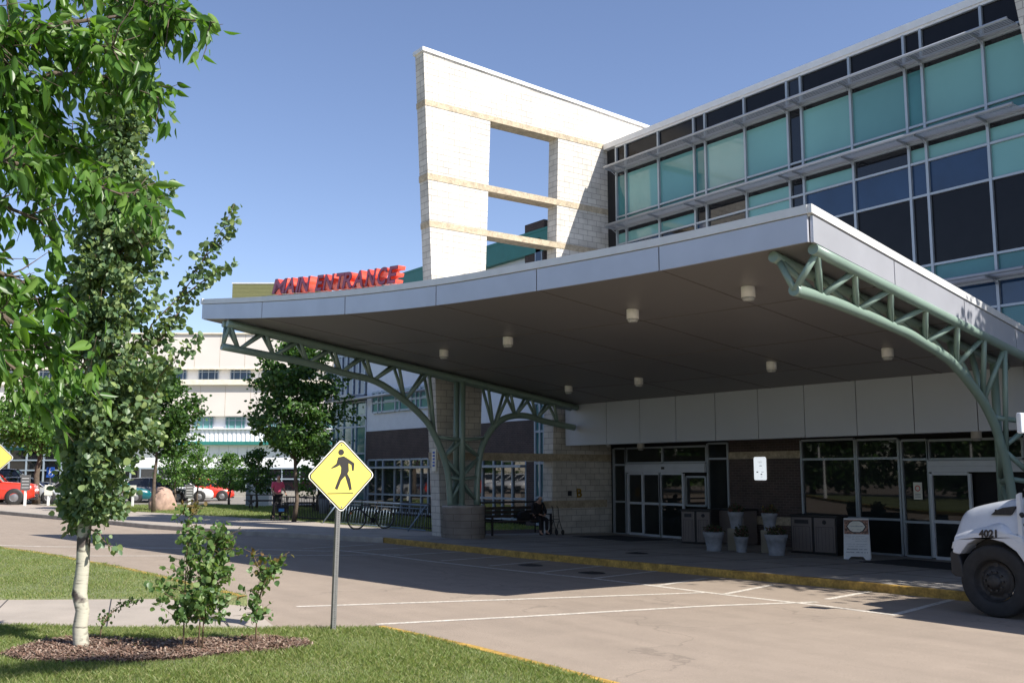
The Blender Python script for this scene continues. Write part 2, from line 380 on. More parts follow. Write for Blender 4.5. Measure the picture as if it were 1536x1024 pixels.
def kerb_strip(name, pts, side, m, w=.14, top=.006, bot=-.24, gaps=True):
    b = MB(); P = [Vector((p[0], p[1])) for p in pts]; L = []
    for i in range(len(P) - 1):       # resample so the joints follow the curve
        n = max(1, int((P[i + 1] - P[i]).length / 1.5))
        for k in range(n): L.append(P[i].lerp(P[i + 1], k / n))
    L.append(P[-1]); O = []
    for i, p in enumerate(L):
        d = (L[min(i + 1, len(L) - 1)] - L[max(i - 1, 0)]).normalized(); O.append(p + Vector((-d.y, d.x)) * side * w)
    rows = []
    for p, q in zip(L, O):
        e = q.lerp(p, .12)
        rows.append([(p.x, p.y, gz(p.x, p.y, bot)), (p.x, p.y, gz(p.x, p.y, top)), (e.x, e.y, gz(q.x, q.y, top)), (q.x, q.y, gz(q.x, q.y, top - .02)), (q.x, q.y, gz(q.x, q.y, bot))])
    b.grid(rows, smooth=False)
    o = b.build(name, m); o['kind'] = 'structure'; return o

KFAR = [(2.5, 75), (5.5, 62), (8.0, 50), (9.6, 42.3), (10.7, 36), (12.3, 31.3), (13.7, 28.6), (14.7, 26.6)]
KENT = [(14.7, 26.6), (14.9, 23), (15.15, 20), (15.6, 17), (16.1, 14), (16.55, 11), (16.9, 8), (17.2, 0), (17.3, -30)]
EDGE = [(17.75, 29.3), (17.3, 33), (16.9, 36.5), (15.6, 41), (13.4, 47.5), (11.2, 57.3), (7.5, 75)]
slab('far_pavement', KFAR + [(15.2, 26.9), (17.9, 27.2)] + EDGE, M['concrete'])
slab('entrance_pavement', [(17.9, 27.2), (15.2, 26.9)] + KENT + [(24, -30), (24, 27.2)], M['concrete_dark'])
slab('side_lawn', EDGE[:6] + [(24, 57.3), (24, 29.3)], M['lawn'], .004)
slab('wing_forecourt', [(17.9, 27.2), (17.75, 29.3), (24, 29.3), (24, 27.2)], M['soil'], -.01)
kerb_strip('far_kerb', KFAR, -1, M['kerb'])
kerb_strip('yellow_entrance_kerb', KENT, -1, M['yellow_kerb'], w=.10)
LA = [(6.05, -30), (6.05, 9.1), (5.9, 10.9)]
slab('near_lawn', [(-8, -30)] + LA + [(5.3, 11.0), (4.5, 11.5), (3.8, 11.95), (2.22, 13.1), (-8, 20.9)], M['lawn'])
LB = [(5.72, 14.5), (5.45, 19.4), (4.8, 24.1), (4.29, 26.1), (3.4, 28.0), (1.5, 31), (-3, 37), (-8, 43)]
slab('far_side_lawn', LB + [(-8, 23.4), (2.62, 15.7), (4.6, 14.8)], M['lawn'])
kerb_strip('near_yellow_kerb', LA, -1, M['yellow_kerb'])
kerb_strip('bend_yellow_kerb', LB, 1, M['yellow_kerb'])
b = MB()
pth = [[(4.4, 11.57), (3.8, 11.95), (2.22, 13.1), (-8, 20.9)], [(4.6, 14.8), (2.62, 15.7), (-8, 23.4)]]
b.prism(pth[0] + pth[1][::-1] , lambda x, y: (x, y, gz(x, y, -.012)), lambda x, y: (x, y, gz(x, y, -.25)))
b.add([gpt(4.4, 11.57, -.012), gpt(4.6, 14.8, -.012), gpt(5.74, 14.5, -.144), gpt(5.0, 11.25, -.144)], [(0, 1, 2, 3)])
o = b.build('path', M['concrete']); o['kind'] = 'structure'
b = MB()
for k in range(9):        # scored joints across the path
    t = k * 1.5; p0 = Vector((4.4 - t * .78, 11.6 + t * .56 + .05)); p1 = p0 + Vector((.75, 2.75 - .03 * k)); q = (p1 - p0).normalized()
    p0 = p0 - q * .1
    b.bar(gpt(p0.x, p0.y, -.008), gpt(p1.x, p1.y, -.008), .012, .006)
o = b.build('path_joints', M['joint']); o['kind'] = 'structure'
b = MB()
EL = [Vector(p) for p in [(15.0, 26), (15.15, 20), (16.1, 14), (16.9, 8), (17.2, 0)]]
for k in range(14):
    y = 27 - k * 1.8; x0 = 15.4 + max(0, (22 - y)) * .09
    b.bar(gpt(x0, y, .001), gpt(23.4, y, .001), .012, .006)
for dx in (2.4, 4.8):
    b.bar(gpt(15.2 + dx, 26, .001), gpt(17.0 + dx, 4, .001), .012, .006)
o = b.build('pavement_joints', M['joint']); o['kind'] = 'structure'

# painted lines on the road
b = MB()
LINES = [[(-40, 816), (60, 819), (225, 821), (350, 822.5), (500, 826)], [(95, 833), (260, 833), (430, 832.5), (600, 831)],
         [(445, 909), (760, 898.5), (1056, 888)], [(565, 935.5), (800, 923), (1060, 908), (1226, 902)],
         [(500, 824), (560, 830), (640, 840.5), (734, 851), (809, 859), (890, 867), (980, 877.7), (1103, 893), (1226, 906.7), (1345, 922)],
         [(590, 832.7), (703, 826)], [(660, 840.5), (769, 832.7)], [(734, 848), (844, 838.6)], [(808, 858), (922, 846)], [(890, 866.7), (1008, 853)],
         [(986, 877.6), (1060, 866.5)], [(1088, 890), (1161, 876)], [(1240, 898), (1313, 885)], [(1342, 921), (1432, 897.6)],
         [(520, 826), (640, 819)], [(455, 822), (560, 816)]]
for ln in LINES:
    G = [ground(x, y, -.146) for x, y in ln]
    for i in range(len(G) - 1):
        d = (G[i + 1] - G[i]).normalized(); nrm = Vector((-d.y, d.x, 0)) * .06
        n = max(1, int((G[i + 1] - G[i]).length / .8))
        for k in range(n):
            p = G[i].lerp(G[i + 1], k / n); q = G[i].lerp(G[i + 1], (k + 1) / n)
            z0 = gz(p.x, p.y, -.146); z1 = gz(q.x, q.y, -.146)
            b.add([(p.x - nrm.x, p.y - nrm.y, z0), (q.x - nrm.x, q.y - nrm.y, z1), (q.x + nrm.x, q.y + nrm.y, z1), (p.x + nrm.x, p.y + nrm.y, z0)], [(0, 1, 2, 3)])
o = b.build('road_markings', M['marking']); o['kind'] = 'structure'

# ------------------------------------------------------------ entrance canopy
CF7 = [(11.84, 8.94, 5.54), (11.43, 11.58, 5.50), (11.01, 14.33, 5.53), (10.58, 17.13, 5.60), (10.10, 20.26, 5.78), (9.56, 23.80, 6.09), (9.08, 26.90, 6.41)]
YB0, YB1, XB, ZB = 10.35, 26.3, 21.4, 4.48
def crv(t):      # t 0..6 along the curved front edge
    i = min(int(t), 5); f = t - i
    P = [Vector(CF7[max(0, min(6, i + k))]) for k in (-1, 0, 1, 2)]
    if i == 0: P[0] = P[1] * 2 - P[2]
    if i == 5: P[3] = P[2] * 2 - P[1]
    return .5 * ((2 * P[1]) + (P[2] - P[0]) * f + (2 * P[0] - 5 * P[1] + 4 * P[2] - P[3]) * f * f + (3 * P[1] - P[0] - 3 * P[2] + P[3]) * f ** 3)
def canopy(t, v):       # v 0 front, 1 back
    F = crv(t); s = (F.y - 8.94) / (26.9 - 8.94)
    return F.lerp(Vector((XB, YB0 + (YB1 - YB0) * s, ZB)), v)
def soffit_z(x, y):
    lo, hi = 0.0, 6.0
    for _ in range(30):
        t = (lo + hi) / 2; F = crv(t); Bk = canopy(t, 1); v = (x - F.x) / (Bk.x - F.x); yy = F.y + (Bk.y - F.y) * v
        if yy < y: lo = t
        else: hi = t
    return canopy(t, max(0, min(1.2, v))).z

cp = thing('entrance_canopy', 'sweeping silver canopy with dark soffit on green arched trusses over the drive', 'canopy', (16.9, 18, 0))
b = MB(); N = 36
b.grid([[canopy(6 * i / N, j / 12) for j in range(13)] for i in range(N + 1)])
for t in (1, 2, 3, 4, 5):           # panel joints of the soffit
    for j in range(10):
        b.bar(canopy(t, j / 10) - Vector((0, 0, .004)), canopy(t, (j + 1) / 10) - Vector((0, 0, .004)), .022, .008, 1)
for v in (.27, .56, .82):
    for i in range(N):
        b.bar(canopy(6 * i / N, v) - Vector((0, 0, .004)), canopy(6 * (i + 1) / N, v) - Vector((0, 0, .004)), .02, .008, 1 if v != .56 else 1)
b.build('soffit', [M['soffit'], M['soffit_joint']], cp)
b = MB(); up = Vector((0, 0, .46))
b.grid([[canopy(6 * i / N, j / 6) + up for j in range(7)] for i in range(N + 1)])
b.build('roof_membrane', M['flash'], cp)
def fascia_run(P, Q, z0, z1, out, n, mb, gap=0, mi=0):
    pass
def strip(mb, path, lo, hi, outs, thick):
    """closed panel following path (list of points), from path+lo to path+hi, its face pushed out by outs"""
    rows = []
    for p in path:
        a = p + outs; c = p + outs - outs.normalized() * thick
        rows.append([a + Vector((0, 0, lo)), a + Vector((0, 0, hi)), c + Vector((0, 0, hi)), c + Vector((0, 0, lo)), a + Vector((0, 0, lo))])
    mb.grid(rows, smooth=False)
    for row in (rows[0], rows[-1]): mb.add(row[:4], [(0, 1, 2, 3)])
fo = Vector((-.98, -.15, 0)).normalized() * .05
for k in range(6):
    b = MB(); e = .004 ; path = [crv(k + e + (1 - 2 * e) * i / 8) for i in range(9)]
    strip(b, path, -.015, .385, fo, .05)
    b.build('fascia_panel', M['fascia'], cp)
b = MB(); strip(b, [crv(6 * i / 48) for i in range(49)], .40, .53, fo * 1.5, .16); strip(b, [crv(6 * i / 48) for i in range(49)], .37, .41, fo * .2, .03)
b.build('front_flashing', M['flash'], cp)
for (t, nm, sgn) in ((0, 'right', -1), (6, 'left', 1)):
    A = canopy(t, 0); B = canopy(t, 1); d = (B - A); L = d.length; ou = Vector((-d.y, d.x, 0)).normalized() * .05 * (sgn if True else 1)
    if ou.y * sgn < 0: ou = -ou
    cuts = [0, .27, .56, .82, 1.0]
    for k in range(4):
        b = MB(); g = .0015; path = [A + d * (cuts[k] + g), A + d * (cuts[k + 1] - g)]
        strip(b, path, -.015, .385, ou, .05); b.build('fascia_panel', M['fascia'], cp)
    b = MB(); strip(b, [A - d * .006, B], .40, .53, ou * 1.5, .16); strip(b, [A, B], .37, .41, ou * .2, .03); b.build('side_flashing', M['flash'], cp)
# wall strip above the doors
b = MB(); b.box(21.5, 23.46, 8.2, 26.37, 3.20, 4.93); b.build('back_box', M['whitepanel'], cp)
b = MB()
ys = [26.39, 24.29, 22.74, 21.19, 19.63, 18.08, 16.55, 14.99, 13.44, 11.89, 10.33, 8.8]
for a, c in zip(ys[:-1], ys[1:]): b.box(21.4, 21.46, c + .012, a - .012, 3.13, 4.52)
b.box(21.455, 21.48, 8.8, 26.39, 3.14, 4.5, 1)
b.build('wall_panels', [M['whitepanel'], M['joint']], cp)

def truss(parent, O, d, bc_out, bc_in, tn_out, tn_in, posts, footz, tipu, endu, w=.33, rc=.085, rw=.045, sh0=.32, drop=.03):
    nrm = Vector((-d.y, d.x, 0))
    def P(u, z, k=0): return O + d * u + nrm * (k * w) + Vector((0, 0, z))
    def top(u, k): p = P(u, 0, k); return Vector((p.x, p.y, soffit_z(p.x, p.y) - rc - drop))
    def interp(tb, u):
        for i in range(len(tb) - 1):
            a, c = tb[i], tb[i + 1]
            if min(a[0], c[0]) <= u <= max(a[0], c[0]) and abs(c[0] - a[0]) > 1e-6: return a[1] + (c[1] - a[1]) * (u - a[0]) / (c[0] - a[0])
        return tb[0][1] if abs(u - tb[0][0]) < abs(u - tb[-1][0]) else tb[-1][1]
    def smooth(tb, n=5):
        out = []
        for i in range(len(tb) - 1):
            p = [Vector((*tb[max(0, min(len(tb) - 1, i + k))], 0)) for k in (-1, 0, 1, 2)]
            for j in range(n):
                f = j / n; q = .5 * ((2 * p[1]) + (p[2] - p[0]) * f + (2 * p[0] - 5 * p[1] + 4 * p[2] - p[3]) * f * f + (3 * p[1] - p[0] - 3 * p[2] + p[3]) * f ** 3)
                out.append((q.x, q.y))
        out.append(tb[-1]); return out
    tr = bpy.data.objects.new('truss', None); COL.objects.link(tr); tr.parent = parent; tr.location = (O + d * posts[0]) - Vector(parent.location)
    for k in (-1, 1):
        b = MB(); b.tube([top(tipu + (endu - tipu) * i / 14, k) for i in range(15)], rc, 14); b.build('top_chord', M['green_steel'], tr)
    for tb in (bc_out, bc_in):
        if tb:
            b = MB(); b.tube([P(u, z) for u, z in smooth(tb)], rc * 1.05, 16); b.build('arched_chord', M['green_steel'], tr)
    for k in (-1, 1):
        b = MB(); b.tube([P(posts[0], footz, k), top(posts[0], k)], rc * .95, 14); b.build('post', M['green_steel'], tr)
    for tb, tn, sh in ((bc_out, tn_out, sh0), (bc_in, tn_in, .32)):
        if not tb: continue
        for i, u in enumerate(tn):
            ub = u + sh if i or tb is bc_in else u + sh
            nb = [u, tn[i + 1]] if i + 1 < len(tn) else [u]
            b = MB()
            for k in (-1, 1):
                for uu in nb: b.tube([P(ub, interp(tb, ub)), top(uu, k)], rw, 8)
            b.build('strut', M['green_steel'], tr)
    b = MB()
    for k in (-1, 1): b.tube([P(bc_out[0][0] + .03, bc_out[0][1]), top(tn_out[0], k)], rw, 8)
    b.build('strut', M['green_steel'], tr)
    # bracing between the arched chords and the posts
    levels = [3.3, 2.7, 2.1, footz + .12] if bc_out[-1][1] < 1.8 else [3.2, 2.6, 2.1, 1.8]
    def low_u(tb, z):
        T = smooth(tb, 8); best = min([q for q in T if abs(q[0] - posts[0]) < 1.6], key=lambda q: abs(q[1] - z)); return best[0]
    for tb in (bc_out, bc_in):
        if not tb: continue
        b = MB()
        for k in (-1, 1):
            for j in range(len(levels) - 1):
                ua = low_u(tb, levels[j]); 
                if j % 2 == 0:
                    b.tube([P(ua, levels[j]), P(posts[0], levels[j] - .08, k)], rw, 8)
                    b.tube([P(posts[0], levels[j] - .12, k), P(low_u(tb, levels[j + 1]), levels[j + 1])], rw, 8)
                else: b.tube([P(ua, levels[j]), P(posts[0], levels[j + 1], k)], rw, 8)
        b.build('brace', M['green_steel'], tr)
    b = MB()
    for k in (-1, 1): b.lathe([(0.001, 0), (.12, 0), (.12, .03), (0.001, .03)], P(posts[0], footz, k), 12)
    b.build('base_plate', M['green_steel'], tr)
    return tr

BO = [(9.23, 5.54), (10.72, 5.37), (11.74, 5.25), (12.84, 5.03), (13.86, 4.85), (14.84, 4.33), (15.53, 3.80), (15.87, 3.33), (16.17, 2.75), (16.36, 2.14), (16.45, 1.25)]
BI = [(17.40, 1.25), (17.45, 2.3), (17.57, 2.95), (17.89, 3.5), (18.33, 3.88), (18.85, 4.03), (19.4, 4.03), (20.1, 3.88), (21.3, 3.72)]
truss(cp, Vector((0, 25.8, 0)), Vector((1, 0, 0)), BO, BI, [9.38, 10.38, 11.38, 12.4, 13.42, 14.5, 15.55], [17.7, 18.55, 19.4, 20.3], [16.75], 1.25, 9.3, 21.3, w=.17, rc=.095, rw=.05)
dR = Vector((21.4 - 11.86, 10.66 - 9.29, 0)).normalized()
RO = [(0.02, 4.88), (.81, 4.86), (2.07, 4.77), (3.3, 4.65), (3.9, 4.58), (4.62, 4.45), (5.0, 4.38), (5.56, 4.24), (6.26, 3.94), (7.0, 3.53), (7.5, 3.08), (7.70, 2.75), (7.95, 2.33), (8.12, 1.75), (8.17, 1.18)]
truss(cp, Vector((11.86, 9.29, 0)), dR, RO, None, [.16, 1.3, 2.5, 3.8, 5.1, 6.3, 7.3], [], [8.5], 1.18, 0.03, 9.2, rw=.052, sh0=.62, drop=.0)

for (x, y, lab) in ((16.93, 25.8, 'round block plinth under the far green truss, beside the bench'), (20.3, 10.50, 'round block plinth under the near green truss, behind the white truck')):
    b = MB(); z = gz(x, y); b.lathe([(.001, z - .2), (.64, z - .2), (.64, 1.17), (.66, 1.17), (.66, 1.24), (.001, 1.24)], (x, y, 0), 36)
    tag(b.build('round_plinth', M['plinth']), lab, 'plinth')

# lamps under the canopy
def solve_soffit(px, py):
    lo, hi = 8.0, 45.0
    for _ in range(40):
        D = (lo + hi) / 2; p = at(px, py, D)
        if p.x < 8.5 or p.z < soffit_z(min(p.x, 22), p.y): lo = D
        else: hi = D
    return at(px, py, lo)
names = ['on the soffit nearest the right front corner', 'second from the right in the front row', 'third from the right in the front row', 'at the far left end of the front row',
         'on the soffit above the near truss', 'in the back row above the brick wall', 'in the back row above the sliding doors', 'in the back row nearest the far truss']
LP = [(1122, 431), (949, 465), (762, 506), (666, 525), (1331, 523), (1157, 543), (958, 567), (853, 579)]
lamp0 = None
for (px, py), nm in zip(LP, names):
    p = solve_soffit(px, py)
    lab = 'white cylinder lamp ' + nm
    if lamp0 is None:
        lamp0 = thing('canopy_lamp', lab, 'ceiling lamp', p, 0, 'cylinder lamps under the canopy')
        b = MB(); b.lathe([(.001, .02), (.115, .02), (.12, 0), (.12, -.17), (.105, -.17)], n=20); b.build('lamp_housing', M['lampcan'], lamp0, world=False)
        b = MB(); b.lathe([(.105, -.165), (.11, -.2), (.08, -.235), (.001, -.245)], n=16, smooth=False); b.build('lamp_lens', M['lens'], lamp0, world=False)
    else: dup(lamp0, p, label=lab)
for (px, py, nm) in ((961, 664, 'white cylinder lamp under the wall panel above the left sliding doors'), (1464, 646, 'white cylinder lamp under the wall panel above the right sliding doors')):
    p = at(px, py, 10); t = (3.2 - EZ) / (p.z - EZ); q = Vector((p.x * t, p.y * t, 3.2)); dup(lamp0, q, label=nm)

# MAIN ENTRANCE
sg = thing('rooftop_lettering', 'red raised capital letters reading MAIN ENTRANCE along the canopy edge', 'sign letters', (10.3, 21, 6.3))
spans = [('M', 411, 434), ('A', 431.5, 448), ('I', 446.5, 454.5), ('N', 452, 469.5), ('E', 477, 489.5), ('N', 489, 506.5), ('T', 507.5, 521), ('R', 518.5, 535), ('A', 535.5, 553), ('N', 554, 571), ('C', 572, 587), ('E', 586, 603)]
def on_front(px):
    lo, hi = 0.0, 6.0
    for _ in range(30):
        t = (lo + hi) / 2; p = crv(t); q = Vector((p.x, p.y, 0)); X = 768 + FPX / math.cos(PITCH) * q.dot(CR) / q.dot(CF)
        if X > px: lo = t
        else: hi = t
    return crv(t)
for ch, xa, xb in spans:
    A = on_front(xa - 16); B = on_front(xb - 16); d = (B - A); w = d.length; mid = (A + B) / 2 + Vector((.14, 0, .53 + .225))
    X = Vector((B.x - A.x, B.y - A.y, (B.z - A.z))).normalized(); Z = Vector((0, 0, 1)); Nn = X.cross(Z).normalized(); Z2 = Nn.cross(X).normalized() * -1
    if Z2.z < 0: Z2 = -Z2
    Mx = Matrix((X, Z2, X.cross(Z2))).transposed().to_4x4(); 
    for nm, push, ex, bo in (('letter', 0, .10, .018), ('letter_rim', .103, .003, .018), ('letter_face', .108, .004, .006)):
        par = sg if nm == 'letter' else lo_
        T = Matrix.Translation(mid - Vector(sg.location)) @ Mx if nm == 'letter' else Matrix.Translation((0, 0, push))
        oo = text(nm, ch, .50, M[{'letter': 'red', 'letter_rim': 'redrim', 'letter_face': 'redface'}[nm]], par, T, ext=ex, shear=.2, bold=bo)
        xs_ = [v.co.x for v in oo.data.vertices]; ww = max(xs_) - min(xs_)
        if nm == 'letter':
            f = w / ww; lo_ = oo
            for v in oo.data.vertices: v.co.x *= f
        else:
            for v in oo.data.vertices: v.co.x *= f
b = MB()
for sp in (crv(3.2), crv(5.6)): pass
b.tube([crv(3.5) + Vector((.1, 0, .55)), crv(4.2) + Vector((.1, 0, .55)), crv(5.0) + Vector((.1, 0, .55))], .02, 6)
b.build('mounting_rail', M['galv'], sg)

for (px, py, off, lab) in ((795, 847, -.145, 'round dark drain cover in the shaded road nearer the bench'), (887, 858.5, -.145, 'round dark drain cover in the shaded road nearer the doors'), (955, 829, .006, 'round dark cover in the pavement before the left doors')):
    p = ground(px, py, off); b = MB(); b.lathe([(.001, .004), (.26, .004), (.28, .0), (.30, -.01)], p, 28)
    for k in range(4): b.box(p.x - .2, p.x + .2, p.y - .17 + k * .11, p.y - .13 + k * .11, p.z + .004, p.z + .009)
    tag(b.build('drain_cover', M['dark_steel']), lab, 'drain cover', 'round covers in the ground')

# ------------------------------------------------------------ stone screen wall
TF, TB = 26.62, 27.14
def lx(z): return 16.63 + (15.80 - 16.63) * (z - .45) / (15.74 - .45)        # leaning outer edge
def ix(z): return 18.00 + (18.46 - 18.00) * (z - .45) / 14                    # leaning inner jamb
def rx(z): return 20.97 + (21.37 - 20.97) * (z - .3) / 14
tw = thing('stone_screen_wall', 'tall white block wall with three stacked square openings rising over the canopy', 'stone wall', (18.5, 26.9, gz(18.5, 27)))
b = MB()
def wp(poly): b.prism(poly, lambda x, z: (x, TF, z), lambda x, z: (x, TB, z))
ztop = lambda x: 15.74 + (14.95 - 15.74) * (x - 15.8) / (30 - 15.8)
wp([(lx(0), -.05), (ix(0), -.05), (ix(14.13), 14.13), (lx(14.13), 14.13)])
wp([(rx(0), -.05), (30, -.05), (30, 14.13), (rx(14.13), 14.13)])
wp([(lx(14.131), 14.131), (30, 14.131), (30, ztop(30)), (lx(15.74), 15.74)])
b.build('block_masonry', M['block_sun'], tw)
for z0, z1 in ((13.94, 14.13), (11.50, 11.71), (9.97, 10.17), (2.62, 2.86)):
    b = MB(); pr = .018
    b.prism([(lx(z0) - pr, z0), (30, z0), (30, z1), (lx(z1) - pr, z1)] if z0 > 13 or True else [], lambda x, z: (x, TF - pr, z), lambda x, z: (x, TB + pr, z))
    b.build('stone_band', M['band'], tw)
b = MB(); b.box(ix(.9) - .2 + 2.8, 23.44, TF - .012, TF, 1.05, 1.3); b.build('stone_band', M['band'], tw)
b = MB(); b.prism([(lx(15.74) - .06, 15.74), (30, ztop(30)), (30, ztop(30) + .12), (lx(15.74) - .06, 15.86)], lambda x, z: (x, TF - .06, z), lambda x, z: (x, TB + .06, z)); b.build('coping', M['flash'], tw)
# underside trim where the ground-level opening meets the canopy
# small signs on it
t = thing('narrow_wall_sign', 'narrow white vertical sign fixed to the edge of the stone wall leg', 'sign', (16.56, 26.9, 2.6))
b = MB(); b.box(16.46, 16.50, 26.68, 26.92, 2.28, 2.95); b.build('sign_plate', M['sign_white'], t)
b = MB()
for k in range(5): b.box(16.452, 16.459, 26.74, 26.86, 2.42 + k * .1, 2.48 + k * .1)
b.build('printed_marks', M['signblue'], t)
o = text('brass_letter', 'B', .42, M['brass'], None, Matrix.Translation((22.15, TF - .03, 1.53)) @ Matrix.Rotation(PI / 2, 4, 'X'), ext=.012, bold=.008)
tag(o, 'brass capital letter B fixed on the shaded block wall', 'letter')
b = MB(); b.box(21.68, 21.80, TF - .06, TF - .002, 1.46, 1.62); b.box(21.70, 21.78, TF - .066, TF - .055, 1.5, 1.58, 1)
tag(b.build('call_box', [M['black'], M['joint']]), 'small black box on the block wall left of the brass letter', 'wall box')

# ------------------------------------------------------------ main building
XF = 23.5
mb_ = thing('main_building', 'three storey building with teal and black glass front, sunshades and brick ground floor', 'building', (XF, 18, 0))
cols = [25.97, 25.47, 23.83, 22.17, 21.67, 20.02, 18.37, 17.87, 16.2, 14.5, 14.0, 12.35, 10.7]
rows = [4.9, 6.2, 6.85, 7.0, 7.5, 9.35, 10.25, 10.8, 10.95, 11.25, 12.92, 13.05, 13.85]
# body behind
b = MB(); b.box(XF + .14, 45, -20, 26.6, -.1, 13.9); b.build('structure', M['interior'], mb_)
b = MB(); b.box(XF - .07, 45.5, 11.4, 26.58, 13.9, 14.1); b.box(XF - .03, XF + .2, 11.45, 26.0, 13.83, 13.9); b.build('roof_edge', M['flash'], mb_)
random.seed(5)
GT = {}
def pane_mat(ri, z0, z1, y0, y1):
    narrow = abs(y0 - y1) < .7; r = random.random()
    if z0 >= 13: return 'spandrel'
    if ri == 5: return 'spandrel' if not (y1 > 17.9) else 'glass_dark'
    if narrow and 17 < (y0 + y1) / 2 < 18.3: return 'glass_dark'
    if z0 >= 11.2: return 'glass_teal2' if narrow else 'glass_teal'
    if z0 >= 10.9: return 'glass_teal2'
    if ri == 6: return ['glass_teal', 'glass_dark', 'glass_teal', 'glass_teal2'][int(r * 4)] if y1 > 18 else ('glass_dark' if 15.5 < y0 < 16.5 else 'glass_teal')
    if ri == 5 + 0: return 'spandrel'
    if ri == 7: return 'glass_teal'
    return 'glass_teal2'
C = sorted(cols)
for ci in range(len(C) - 1):
    y0, y1 = C[ci], C[ci + 1]
    for ri in range(len(rows) - 1):
        z0, z1 = rows[ri], rows[ri + 1]
        if z1 - z0 < .16: continue
        nar = (y1 - y0) < .7
        if ri == 0: mm = 'glass_blue' if ci % 2 else 'glass_teal2'
        elif ri == 1: mm = 'glass_blue' if ci < 2 else 'glass_teal2'
        elif ri == 3: mm = 'glass_teal2'
        elif ri == 4: mm = 'spandrel'                                  # 7.5 - 9.35
        elif ri == 5: mm = 'glass_blue' if 12.3 < y0 < 17 else ('glass_teal' if y0 < 12.3 or y0 < 18.4 else ('glass_dark' if ci % 2 else 'glass_blue'))
        elif ri == 6: mm = 'glass_dark' if (14.4 < y0 < 16 or (20 < y0 < 22 )) else 'glass_teal'
        elif ri == 8: mm = 'glass_teal2'
        elif ri == 9: mm = 'glass_dark' if 17.8 < y0 < 18.2 else ('glass_teal2' if nar else 'glass_teal')
        elif ri == 11: mm = 'spandrel'
        else: mm = 'glass_teal2'
        if ri >= 5 and 17.8 < y0 < 18.2: mm = 'glass_dark'
        if mm == 'glass_teal': mm = random.choice(['glass_teal', 'glass_teal', 'glass_tealb', 'glass_tealc'])
        b = MB(); tl = random.uniform(-.0015, .0015); x = XF + .05
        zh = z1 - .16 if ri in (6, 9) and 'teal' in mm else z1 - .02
        b.add([(x + tl, y0 + .03, z0 + .02), (x - tl, y1 - .03, z0 + .02), (x - tl, y1 - .03, zh), (x + tl, y0 + .03, zh)], [(0, 3, 2, 1)])
        if zh < z1 - .05: b.add([(x + tl, y0 + .03, zh), (x - tl, y1 - .03, zh), (x - tl, y1 - .03, z1 - .02), (x + tl, y0 + .03, z1 - .02)], [(0, 3, 2, 1)], 1)  # dark strip painted along the pane head for the shadow at the blind
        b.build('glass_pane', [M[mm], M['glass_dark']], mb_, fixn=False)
b = MB()
for y in C: b.box(XF - .03, XF + .12, y - .035, y + .035, 4.8, 13.84)
for z in rows[1:]:
    for i in range(len(C) - 1): b.box(XF - .02, XF + .11, C[i] + .036, C[i + 1] - .036, z - .03, z + .03)
b.build('glazing_bars', M['metal'], mb_)
for z in (12.98, 10.86, 6.92):
    y1 = 25.95 if z > 8 else 25.9
    b = MB()
    for k in range(6): b.bar((XF - .12 - k * .085, 11.4, z + .0), (XF - .12 - k * .085, y1, z), .05, .012, 0, (-.15, 0, 1))
    b.tube([(XF - .61, 11.4, z), (XF - .61, y1, z)], .045, 8)
    b.bar((XF - .06, 11.4, z), (XF - .06, y1, z), .05, .08)
    for y in C: 
        b.bar((XF - .03, y, z - .05), (XF - .56, y, z - .03), .015, .07); 
        b.bar((XF - .03, y, z - .18), (XF - .3, y, z - .05), .02, .02)
    b.build('sunshade', M['louvre'], mb_)
# masonry pier at the right
b = MB(); b.prism([(11.50, 14.9), (10.2, 4.9), (6, 4.9), (6, 14.9)], lambda y, z: (XF - .35, y, z), lambda y, z: (XF + .5, y, z)); b.box(XF - .2, XF + .5, 6, 8.4, 0, 4.89); b.build('block_pier', M['block_sun'], mb_)
b = MB(); b.box(XF, XF + .3, -20, 5.99, 0, 13.85); b.build('block_pier', M['block_sun'], mb_)
# ground floor -------------------------------------------------
GF = XF
def wall(y0, y1, z0, z1, m='brick', x0=GF, nm='brick_wall'):
    b = MB(); b.box(x0, GF + .13, y0, y1, z0, z1); b.build(nm, M[m], mb_)
wall(18.34, 21.05, -.1, 3.6)
wall(21.05, 21.95, -.1, .98)
b = MB(); b.box(GF - .02, GF + .1, 18.34, 21.05, 2.64, 2.85); b.build('stone_band', M['band'], mb_)
b = MB(); b.box(GF - .02, GF + .1, 18.34, 21.05, .72, .96); b.build('stone_band', M['band'], mb_)
wall(8.5, 26.6, 3.17, 4.9, 'interior', GF + .02, 'lintel')
def glazing(name, ys, zs, gm='glass_store', fm='metal', parent=None, x=GF, fw=.06, dep=.12, holes=()):
    fr = MB()
    y0, y1 = min(ys), max(ys)
    for y in ys: fr.box(x - .04, x + dep - .04, y - fw / 2, y + fw / 2, zs[0], zs[-1])
    for z in zs:
        for i in range(len(ys) - 1): fr.box(x - .035, x + dep - .045, min(ys[i], ys[i + 1]) + fw / 2 + .001, max(ys[i], ys[i + 1]) - fw / 2 - .001, z - fw / 2, z + fw / 2)
    f = fr.build(name, M[fm], parent or mb_)
    g = MB(); 
    for i in range(len(ys) - 1):
        for j in range(len(zs) - 1):
            if (i, j) in holes: continue
            tl = random.uniform(-.004, .004); a, c = min(ys[i], ys[i + 1]), max(ys[i], ys[i + 1])
            g.add([(x + .02 + tl, a, zs[j]), (x + .02 - tl, c, zs[j]), (x + .02 - tl, c, zs[j + 1]), (x + .02 + tl, a, zs[j + 1])], [(0, 3, 2, 1)])
    gg = g.build('glass', M[gm], f, fixn=False)
    return f
glazing('side_light', [26.3, 25.68], [.16, 1.25, 2.5, 3.06])
glazing('transom_window', [25.66, 23.9, 21.95], [2.56, 3.06])
